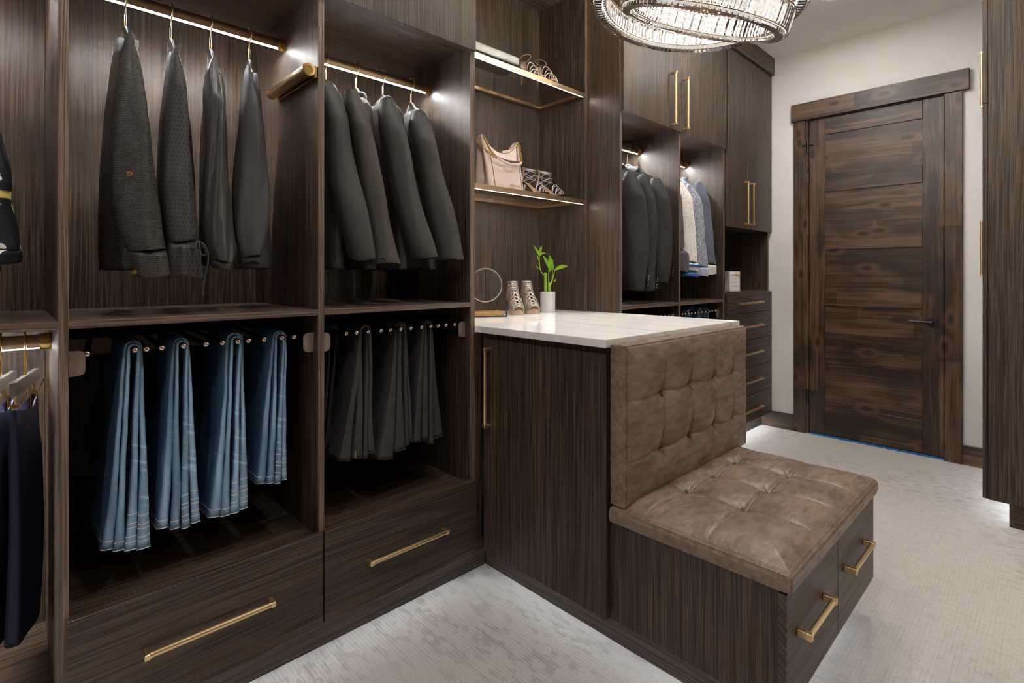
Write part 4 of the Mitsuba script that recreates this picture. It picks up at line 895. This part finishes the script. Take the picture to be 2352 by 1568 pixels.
        part(t, 'ankle_strap', move(tube([(.030 + .034 * math.cos(b), .028 * math.sin(b), ankle - .004 + .010 * math.cos(b + seed)) for b in rs], .0048, 8, True, flat=.35, up=(0, 0, 1)), M), 'beige_leather', True)
        for q, tw in ((.10, .06), (.16, -.07), (.34, .10), (.40, -.10)): tubes.append(tube(spline([arch(q + tw * v, v) for v in np.linspace(-1, 1, 11)], 28), .0032, 8))
        part(t, 'straps', move(cat(tubes), M), up_m, True, label='crossed silver straps')
    return t
SH = (('silver_leather', 'nude_leather', 'beige_leather'))
shoe('bootie', 'silver lattice high heel on the counter beside the round mirror', (-2.075, 1.985, 1.0385), -.50, .175, .082, .022, .075, .172, ('silver_leather', 'nude_leather', 'nude_leather'), 'lattice', 'silver lattice heels')
shoe('bootie', 'silver lattice high heel on the counter beside the plant pot', (-2.075, 2.095, 1.0385), -.46, .175, .082, .022, .075, .172, ('silver_leather', 'nude_leather', 'nude_leather'), 'lattice', 'silver lattice heels')
shoe('strappy_sandal', 'strappy silver heel beside the pink handbag', (-2.055, 2.060, 1.6765), .10, .185, .078, .008, .072, .162, ('silver_strap', 'nude_leather', 'black'), 'strappy', 'strappy sandals on the lower glass shelf')
shoe('strappy_sandal', 'strappy silver heel nearer the end panel on the lower glass shelf', (-2.050, 2.180, 1.6765), .12, .185, .078, .008, .072, .162, ('silver_strap', 'nude_leather', 'black'), 'strappy', 'strappy sandals on the lower glass shelf')
shoe('heeled_sandal', 'silver heeled sandal with open ankle strap nearer the clutch on the upper glass shelf', (-2.045, 2.035, 2.2875), -.05, .165, .085, .006, .075, .140, ('silver_leather', 'nude_leather', 'nude_leather'), 'nude', 'heeled sandals on the upper glass shelf')
shoe('heeled_sandal', 'silver heeled sandal nearer the end panel on the upper glass shelf', (-2.025, 2.140, 2.2875), -.12, .165, .085, .006, .075, .140, ('silver_leather', 'nude_leather', 'nude_leather'), 'nude', 'heeled sandals on the upper glass shelf', 2.)
# clutch
cl = thing('clutch_bag', 'silver glitter clutch on the upper glass shelf', 'clutch bag')
def rbar(y0, y1, cx, cz, hx, hz, r, n=32, taper=0.):
    a = np.arange(n) * 2 * np.pi / n; ca, sa = np.cos(a), np.sin(a); e = 5.; q = (np.abs(ca) ** e + np.abs(sa) ** e) ** (-1 / e)
    R = [np.stack([cx + hx * ca * q * k, np.full(n, y), cz + hz * sa * q * k], 1) for y, k in ((y0, .9), (y0 + .004, 1), (y1 - .004, 1), (y1, .9))]
    return loft(R)
part(cl, 'body', rbar(1.50, 1.885, -1.985, 2.322, .058, .033, 0), 'glitter', 40)
part(cl, 'flap', cat(rbar(1.498, 1.887, -1.975, 2.352, .062, .006, 0), rbar(1.498, 1.887, -1.918, 2.334, .006, .022, 0)), 'glitter', 40)
part(cl, 'chain', tube(spline([(-1.97, 1.887, 2.300), (-1.95, 1.91, 2.292), (-1.955, 1.935, 2.2915), (-1.985, 1.93, 2.2915), (-1.99, 1.90, 2.293), (-1.99, 1.887, 2.299)], 40), .002, 6), 'steel', True, label='short silver chain loop')
# handbag
hb = thing('handbag', 'pale pink leather handbag with gold chain handles on the lower glass shelf', 'handbag')
N_ = 72; a_ = np.arange(N_) * 2 * np.pi / N_; rows = []
zb_, H_ = 1.6768, .185
for f in np.linspace(0, 1, 26):
    e = 7.; ca, sa = np.cos(a_), np.sin(a_); rr = (np.abs(ca) ** e + np.abs(sa) ** e) ** (-1 / e)
    hy_ = .124 + .004 * f; hx_ = .062 - .040 * f ** 1.1
    y_ = 1.799 + hy_ * ca * rr; x_ = -1.962 - .010 * f + hx_ * sa * rr
    bul = .010 * math.sin(math.pi * f) * (np.abs(sa) > .6)
    lift = f ** 3 * (.075 * np.abs((y_ - 1.799) / .126) ** 2.2 - .0)
    gus = 1 - .30 * math.sin(math.pi * min(1, f * 1.1)) * (np.abs(ca) > .75) * np.clip(1 - np.abs(sa) * 1.6, 0, 1)
    rows.append(np.stack([x_ + bul * np.sign(sa) * .4, 1.799 + (y_ - 1.799) * gus, zb_ + H_ * f + lift], 1))
part(hb, 'body', loft(rows, True, False), 'bag_leather', 50)
inner = [rows[-1] + (rows[-1].mean(0) * [1, 1, 0] - rows[-1] * [1, 1, 0]) * .06, rows[-2] + (rows[-2].mean(0) * [1, 1, 0] - rows[-2] * [1, 1, 0]) * .08 + A([0, 0, -.02])]
part(hb, 'lining', loft([rows[-1]] + inner, False, True), 'bag_leather', 50)
part(hb, 'edge_trim', cat(tube(np.vstack([rows[-1], rows[-1][:1]]), .0014, 6), tube([r[int(N_ * .145)] for r in rows], .0016, 6), tube([r[int(N_ * .355)] for r in rows], .0016, 6)), 'bag_edge', True)
def chain(pts, r=.0062, wire=.0016):
    p = spline(pts, 200); s = np.r_[0, np.cumsum(np.linalg.norm(np.diff(p, axis=0), axis=1))]; out = []
    for k, v in enumerate(np.arange(r, s[-1] - r * .5, r * 1.25)):
        c = A([np.interp(v, s, p[:, q]) for q in range(3)]); c2 = A([np.interp(v + .002, s, p[:, q]) for q in range(3)])
        d = c2 - c; d /= np.linalg.norm(d); u = np.cross(d, (0.3, .2, .9)); u /= np.linalg.norm(u); w_ = np.cross(d, u); m = u * math.cos(k * 1.3) + w_ * math.sin(k * 1.3)
        b = np.arange(12) * 2 * np.pi / 12
        out.append(tube([c + r * (1.1 * math.cos(q) * d + .75 * math.sin(q) * m) for q in b], wire, 5, True))
    return cat(out)
part(hb, 'chain', chain([(-1.965, 1.678, 1.930), (-1.948, 1.680, 1.921), (-1.932, 1.695, 1.875), (-1.915, 1.720, 1.835), (-1.910, 1.732, 1.822)]), 'gold', True, label='gold chain')
part(hb, 'chain', chain([(-1.995, 1.674, 1.928), (-1.985, 1.668, 1.90), (-1.95, 1.678, 1.865), (-1.925, 1.700, 1.84), (-1.912, 1.724, 1.818)]), 'gold', True, label='gold chain')
part(hb, 'chain', chain([(-1.965, 1.918, 1.932), (-1.946, 1.919, 1.920), (-1.932, 1.914, 1.88), (-1.915, 1.908, 1.84), (-1.910, 1.902, 1.822)]), 'gold', True, label='gold chain')
part(hb, 'strap', tube(spline([(-1.910, 1.732, 1.822), (-1.898, 1.77, 1.805), (-1.895, 1.817, 1.798), (-1.898, 1.865, 1.805), (-1.910, 1.902, 1.822)], 30), .0075, 10, flat=.35, up=(1, 0, 0)), 'bag_leather', True)
part(hb, 'strap', tube(spline([(-1.916, 1.732, 1.826), (-1.910, 1.77, 1.818), (-1.908, 1.817, 1.815), (-1.910, 1.865, 1.818), (-1.916, 1.902, 1.826)], 30), .0065, 10, flat=.35, up=(1, 0, 0)), 'bag_edge', True)
lt = meshkit.text_mesh('MICHAEL KORS', .0062, .0008); lt.apply_translation((-lt.bounds[1][0] / 2, 0, 0))
part(hb, 'lettering', move(lt, frame((-1.8965, 1.845, 1.692), (0, 1, 0), (-.10, 0, .995), (1, 0, .10))), 'gold', label='small gold lettering')
# mirror with tray
mm = thing('vanity_mirror', 'round tabletop mirror on a black wire stand at the left end of the counter', 'mirror')
mc, mr = A([-2.0, 1.735, 1.196]), .084
mn = A([.87, -.49, .02]); mn /= np.linalg.norm(mn)
part(mm, 'rim', lathe([(mr - .004, .006), (mr, .007), (mr + .003, .004), (mr + .003, -.006), (mr, -.009), (mr - .004, -.006), (mr - .004, .006)], 64, mc, mn), 'chrome', True)
part(mm, 'glass', lathe([(0, .0032), (mr - .0035, .0032), (mr - .0035, .0046), (0, .0046)], 64, mc, mn), 'mirror')
part(mm, 'back_plate', lathe([(0, -.005), (mr - .0035, -.005), (mr - .0035, .003), (0, .003)], 64, mc, mn), 'bamboo_wood')
sd = A([.49, .87, 0]); sd = sd / np.linalg.norm(sd); ft = A([mn[0], mn[1], 0]) / np.hypot(mn[0], mn[1])
pv = [mc - sd * (mr + .004), mc + sd * (mr + .004)]
f0_, b0_ = [mc * [1, 1, 0] + A([0, 0, 1.0412]) + sd * s_ * .098 + ft * .055 for s_ in (-1, 1)], [mc * [1, 1, 0] + A([0, 0, 1.0412]) + sd * s_ * .062 - ft * .085 for s_ in (-1, 1)]
part(mm, 'wire_stand', cat(*[tube([pv[i], f0_[i]], .0024, 8) for i in (0, 1)], *[tube([pv[i], b0_[i]], .0024, 8) for i in (0, 1)], tube([f0_[0], f0_[1]], .0024, 8), tube([b0_[0], b0_[1]], .0024, 8), tube([f0_[0], b0_[0]], .0024, 8), tube([f0_[1], b0_[1]], .0024, 8), *[ball(q, .004, 1) for q in pv]), 'black_metal', True, label='black wire stand')
tr_ = thing('tray', 'small light wood tray resting on the mirror stand', 'tray')
Mt = frame(mc * [1, 1, 0] + A([0, 0, 1.0440]) - ft * .012, sd, -ft, (0, 0, 1))
part(tr_, 'base', move(box(-.083, .083, -.055, .055, 0, .005, .001), Mt), 'bamboo_wood')
for n_, q in (('rim', (-.083, .083, -.055, -.046, .0052, .021)), ('rim', (-.083, .083, .046, .055, .0052, .021)), ('rim', (-.083, -.074, -.0458, .0458, .0052, .021)), ('rim', (.074, .083, -.0458, .0458, .0052, .021))):
    part(tr_, n_, move(box(*q, .0015), Mt), 'bamboo_wood')
nk = [A([.06 * math.cos(q * 1.1) * (1 - q * .05), .032 * math.sin(q * 1.7), .0068]) for q in np.linspace(0, 7, 60)]
solo('necklace', move(cat([ball(q, .0028, 1) for q in nk]), Mt), 'steel', 'silver bead necklace lying in the wood tray', 'necklace')
# plant
pl = thing('bamboo_plant', 'lucky bamboo in a white pot on the counter by the end panel', 'plant')
pc = A([-1.995, 2.195, 1.0385])
part(pl, 'pot', lathe([(0, 0), (.041, 0), (.0425, .002), (.0425, .112), (.0415, .1135), (.0395, .112), (.0395, .098), (0, .098)], 48, pc), 'white_ceramic', 40, label='plain white pot')
part(pl, 'soil', lathe([(0, .104), (.039, .104), (.039, .0985), (0, .0985)], 32, pc), 'cloth_suit')
rt_ = A([.6927, .7211, 0])      # rightwards along the counter, as seen from the aisle
def pp_(r, z, f=0.): return pc + rt_ * r + A([.721, -.693, 0]) * f + A([0, 0, z])
for r, z in ((-.012, .222), (.010, .165)):
    st = part(pl, 'stalk', lathe([(0, .1045), (.0095, .1045), (.0095, .150), (.0105, .152), (.0095, .154), (.0092, z - .004), (.0098, z), (.007, z), (.007, z - .004), (0, z - .004)], 20, pc + rt_ * r), 'stalk', 40)
def blade(pts, w, parent):
    p = spline(pts, 14); t = np.linspace(0, 1, 14); ww = w * np.sin(np.pi * np.clip(t * .93 + .05, 0, 1)) ** .8
    side = A([.55, .45, .70]); rows = []
    for k in range(14):
        d = p[min(k + 1, 13)] - p[max(k - 1, 0)]; d /= np.linalg.norm(d); s_ = np.cross(d, (.72, -.69, .0)); s_ /= np.linalg.norm(s_) + 1e-9
        nn = np.cross(s_, d)
        rows.append([p[k] - s_ * ww[k], p[k] - s_ * ww[k] * .5 - nn * ww[k] * .18, p[k] - nn * ww[k] * .28, p[k] + s_ * ww[k] * .5 - nn * ww[k] * .18, p[k] + s_ * ww[k]])
    return part(pl, 'leaf', trimesh.Trimesh(A(rows).reshape(-1, 3), grid_faces(14, 5, False), process=False), 'leaf', True)
def shoot(pts, r=.0035): return part(pl, 'shoot', tube(spline(pts, 20), np.linspace(r, r * .6, 20), 8), 'stalk', True)
shoot([pp_(-.014, .205), pp_(-.034, .222), pp_(-.046, .27), pp_(-.048, .32)])
shoot([pp_(.006, .150, .008), pp_(.004, .20, .008), pp_(.006, .24, .008), pp_(.010, .27, .008)], .003)
shoot([pp_(.016, .155), pp_(.028, .185), pp_(.036, .22), pp_(.040, .24)])
shoot([pp_(.014, .155), pp_(.026, .20), pp_(.026, .245)], .0025)
for pts, w_ in (([pp_(-.048, .315), pp_(-.060, .345), pp_(-.080, .375)], .006), ([pp_(-.048, .310), pp_(-.042, .345), pp_(-.034, .372)], .009), ([pp_(-.047, .312), pp_(-.028, .330), pp_(-.008, .327)], .006),
                ([pp_(.008, .245, .008), pp_(-.010, .290, .008), pp_(-.026, .315, .008)], .009), ([pp_(.008, .235, .01), pp_(.012, .28, .014), pp_(.012, .318, .01)], .012), ([pp_(.012, .225, .008), pp_(.022, .265, .008), pp_(.026, .298, .008)], .009),
                ([pp_(.026, .235), pp_(.030, .25), pp_(.026, .27)], .007), ([pp_(.040, .235), pp_(.070, .252), pp_(.112, .257)], .011), ([pp_(-.047, .24), pp_(-.058, .25), pp_(-.066, .262)], .004), ([pp_(.03, .17), pp_(.04, .175), pp_(.046, .187)], .004), ([pp_(-.046, .29), pp_(-.054, .30), pp_(-.058, .315)], .004)):
    blade(pts, w_, pl)
# gift box and hat in the tower niche
gx, gy, gz = -1.715, 4.005, 1.1208
gb = thing('gift_box', 'white gift box with a gold string bow in the tower niche', 'gift box')
GM = frame((gx, gy, gz), (math.sin(.38), math.cos(.38), 0), (-math.cos(.38), math.sin(.38), 0), (0, 0, 1))
part(gb, 'box', move(box(-.0515, .0515, 0, .05, 0, .152, .0015), GM), 'card')
part(gb, 'spine', move(box(-.0515, -.0365, -.0012, -.0002, .001, .151, .0003), GM), 'card')
part(gb, 'string', move(cat(tube([(-.052, -.001, .126), (.052, -.001, .126)], .0016, 6), tube(spline([(.018, -.002, .126), (.002, -.008, .134), (-.004, -.010, .128), (.018, -.004, .125)], 20), .0018, 6), tube(spline([(.018, -.002, .126), (.034, -.008, .136), (.042, -.010, .130), (.018, -.004, .125)], 20), .0018, 6), tube(spline([(.018, -.003, .125), (.006, -.006, .116), (-.002, -.006, .104)], 12), .0016, 6), tube(spline([(.018, -.003, .125), (.034, -.006, .115), (.044, -.006, .10)], 12), .0016, 6)), GM), 'brass', True, label='gold string bow')
def gtext(t_, h_, x_, z_, italic=0.):
    m = meshkit.text_mesh(t_, h_, .0006); v = m.vertices.copy(); v[:, 0] += italic * v[:, 1]; m.vertices = np.stack([v[:, 0] + x_, -.0004 - v[:, 2], v[:, 1] + z_], 1)
    return move(m, GM)
part(gb, 'lettering', gtext('HELLO', .0095, -.030, .064), 'grey_print', label='grey HELLO lettering'); part(gb, 'lettering', gtext('handsome', .0115, -.030, .034, .35), 'grey_print', label='grey slanted handsome lettering')
ht = thing('hat', 'black round hat leaning in the dark left side of the tower niche', 'hat')
part(ht, 'crown', lathe([(0, .10), (.05, .098), (.072, .085), (.080, .05), (.084, .0)], 48, (-1.98, 3.86, 1.2585), (.75, -.55, .12)), 'cloth_suit', True)
part(ht, 'brim', lathe([(.080, .0), (.136, -.006), (.137, -.002), (.134, .002), (.080, .006)], 56, (-1.98, 3.86, 1.2585), (.75, -.55, .12)), 'cloth_suit', True)

# ------------------------------------------------------------------ chandelier of two interlocking crystal rings
ch = thing('chandelier', 'chandelier of two tilted interlocking crystal rings above the island', 'chandelier')
def xprism(w, d, h, tip):
    r = [(w / 2, 0), (w * .28, d / 2), (-w * .28, d / 2), (-w / 2, 0), (-w * .28, -d / 2), (w * .28, -d / 2)]
    return hull([(x, y, z) for x, y in r for z in (-h / 2 + tip, h / 2 - tip)] + [(x * .55, y * .55, z) for x, y in r for z in (-h / 2, h / 2)])
bar_m, tile_m = xprism(.0192, .0125, .074, .008), hull([(sx * .0085, sy * .017, sz * .006 - .002) for sx in (-1, 1) for sy in (-1, 1) for sz in (-1, 1)] + [(sx * .0066, sy * .0145, -.012) for sx in (-1, 1) for sy in (-1, 1)] + [(sx * .006, sy * .012, .007) for sx in (-1, 1) for sy in (-1, 1)])
bar_ply, tile_ply = mikit.ply(bar_m, 'crystal'), mikit.ply(tile_m, 'crystal')
rings = [((-1.026, 2.016, 2.334), .073, .092, .42), ((-.973, 1.953, 2.225), .416, -.084, .32)]
bars, tiles, chips, wires, canopy = [], [], [], [], []
for (c0, a0, b0, R0) in rings:
    n = A([math.sin(a0), math.sin(b0), 1.0]); n /= np.linalg.norm(n); u = np.cross(n, [0, 1, 0]); u /= np.linalg.norm(u); v = np.cross(n, u); c0 = A(c0)
    P = lambda th, r, h: c0 + r * (math.cos(th) * u + math.sin(th) * v) + n * h
    K = int(2 * math.pi * R0 / .0212)
    for i in range(K):
        th = i * 2 * math.pi / K; e = math.cos(th) * u + math.sin(th) * v; t_ = np.cross(n, e)
        jit = RNG.uniform(-.25, .25)
        e2, t2 = e * math.cos(jit) + t_ * math.sin(jit), t_ * math.cos(jit) - e * math.sin(jit)
        bars.append(frame(P(th, R0 - .007, .052), t2, e2, n)); bars.append(frame(P(th + math.pi / K, R0 - .052, .052), t2, e2, n) if True else None)
        tiles.append(frame(P(th, R0 - .029, .008), t_ * 1.0, e, n))
        th2 = th + math.pi / K
        for rr, s_ in ((R0 - .0235, 1), (R0 - .0345, -1)):
            for hz in (.030, .052, .074):
                q = P(th2, rr, hz); chips.append(hull([q + t_ * x + n * z + e * y for x in (-.0045, .0045) for z in (-.003, .003) for y in (-.0004, .0004)]))
        q = P(th2, R0 - .029, .0185); chips.append(hull([q + t_ * x + e * z + n * y for x in (-.0045, .0045) for z in (-.003, .003) for y in (-.0004, .0004)]))
    tt = np.linspace(0, 2 * np.pi, 121)[:-1]
    core = [np.stack([P(q, r, h) for q in tt]) for r, h in ((R0 - .0245, .020), (R0 - .0245, .085), (R0 - .0335, .085), (R0 - .0335, .020))]
    m = np.stack(core + [core[0]], 0)
    part(ch, 'core', loft(m, False, False), 'lens', 40, emitter=emit(L_CORE * A([1, .95, .87])), label='glowing core behind the crystals')
    for r, h in ((R0 - .001, .0125), (R0 - .058, .0125), (R0 - .001, .092), (R0 - .058, .092), (R0 - .0165, .0005), (R0 - .0415, .0005)):
        part(ch, 'frame_ring', tube([P(q, r, h) for q in tt], .0016, 6, True), 'bronze', True)
    V_ = np.vstack([[P(q, R0 - .022, .088) for q in tt], [P(q, R0 - .036, .088) for q in tt]]); j_ = np.arange(120)
    Fu = np.vstack([np.stack([j_, (j_ + 1) % 120, (j_ + 1) % 120 + 120], 1), np.stack([j_, (j_ + 1) % 120 + 120, j_ + 120], 1)])
    mu = trimesh.Trimesh(V_, Fu, process=False)
    if mu.face_normals[0] @ n < 0: mu.invert()
    part(ch, 'light_strip', mu, 'lens', emitter=emit(L_UP * A([1, .95, .87])), label='added upward LED strip lighting the ceiling from the ring top')  # added uplight, hidden from below, brightens the ceiling
    V_ = np.vstack([[P(q, R0 - .002, .094) for q in tt], [P(q, R0 - .010, .104) for q in tt]])
    mo = trimesh.Trimesh(V_, Fu, process=False)
    if R0 < .4: mo = None
    if mo is not None and mo.face_normals[0] @ (V_[0] - c0) < 0: mo.invert()
    if mo is not None: part(ch, 'light_strip', mo, 'lens', emitter=emit(L_OUT * A([1, .95, .87])), label='added outward LED strip on the ring rim lighting the upper doors')  # added emitter on the large ring, throws light on the upper doors
    V_ = np.vstack([[P(q, R0 - .013, .0166) for q in tt], [P(q, R0 - .045, .0166) for q in tt]])
    mp = trimesh.Trimesh(V_, Fu, process=False)
    if mp.face_normals[0] @ n > 0: mp.invert()
    part(ch, 'added_glow_plate', mp, 'lens', emitter=emit(L_CORE * 1.3 * A([1, .95, .87])), label='added glowing plate brightening the lower crystals')  # added emitter above the tiles so they look bright
    for q in (.5, 2.6, 4.7): wires.append(cyl(P(q, R0 - .029, .085), (P(q, R0 - .029, .085) * [1, 1, 0] * .25 + A([-1.0, 1.985, 0]) * .75) + A([0, 0, ZC - .02]), .0011, 6))
part(ch, 'suspension_wire', cat(wires), 'steel', True)
part(ch, 'canopy', lathe([(0, 0), (.16, 0), (.165, .004), (.165, .024), (0, .024)], 48, (-1.0, 1.985, ZC - .0245)), 'chrome', 40)
part(ch, 'light_chips', cat(chips), 'lens', emitter=emit(L_CRYSTAL * A([1, .93, .82])), label='rows of small LED chips')
camp = A([0, 0, EYE])
def far_first(Ms): return sorted(Ms, key=lambda M: (M[2, 3] - EYE) / ((M[:3, 3] - camp) @ fwd))
for name, Ms, pl_, base in (('crystal_bar', bars, bar_ply, bar_m), ('crystal_tile', tiles, tile_ply, tile_m)):
    Ms = far_first(Ms)
    for M in Ms[:300]:
        scene[numbered(ch + '__' + name)] = {**pl_, 'to_world': T(M)}
    if len(Ms) > 300:
        part(ch, name + 's', cat([move(base, M) for M in Ms[300:]]), 'crystal', kind='stuff')
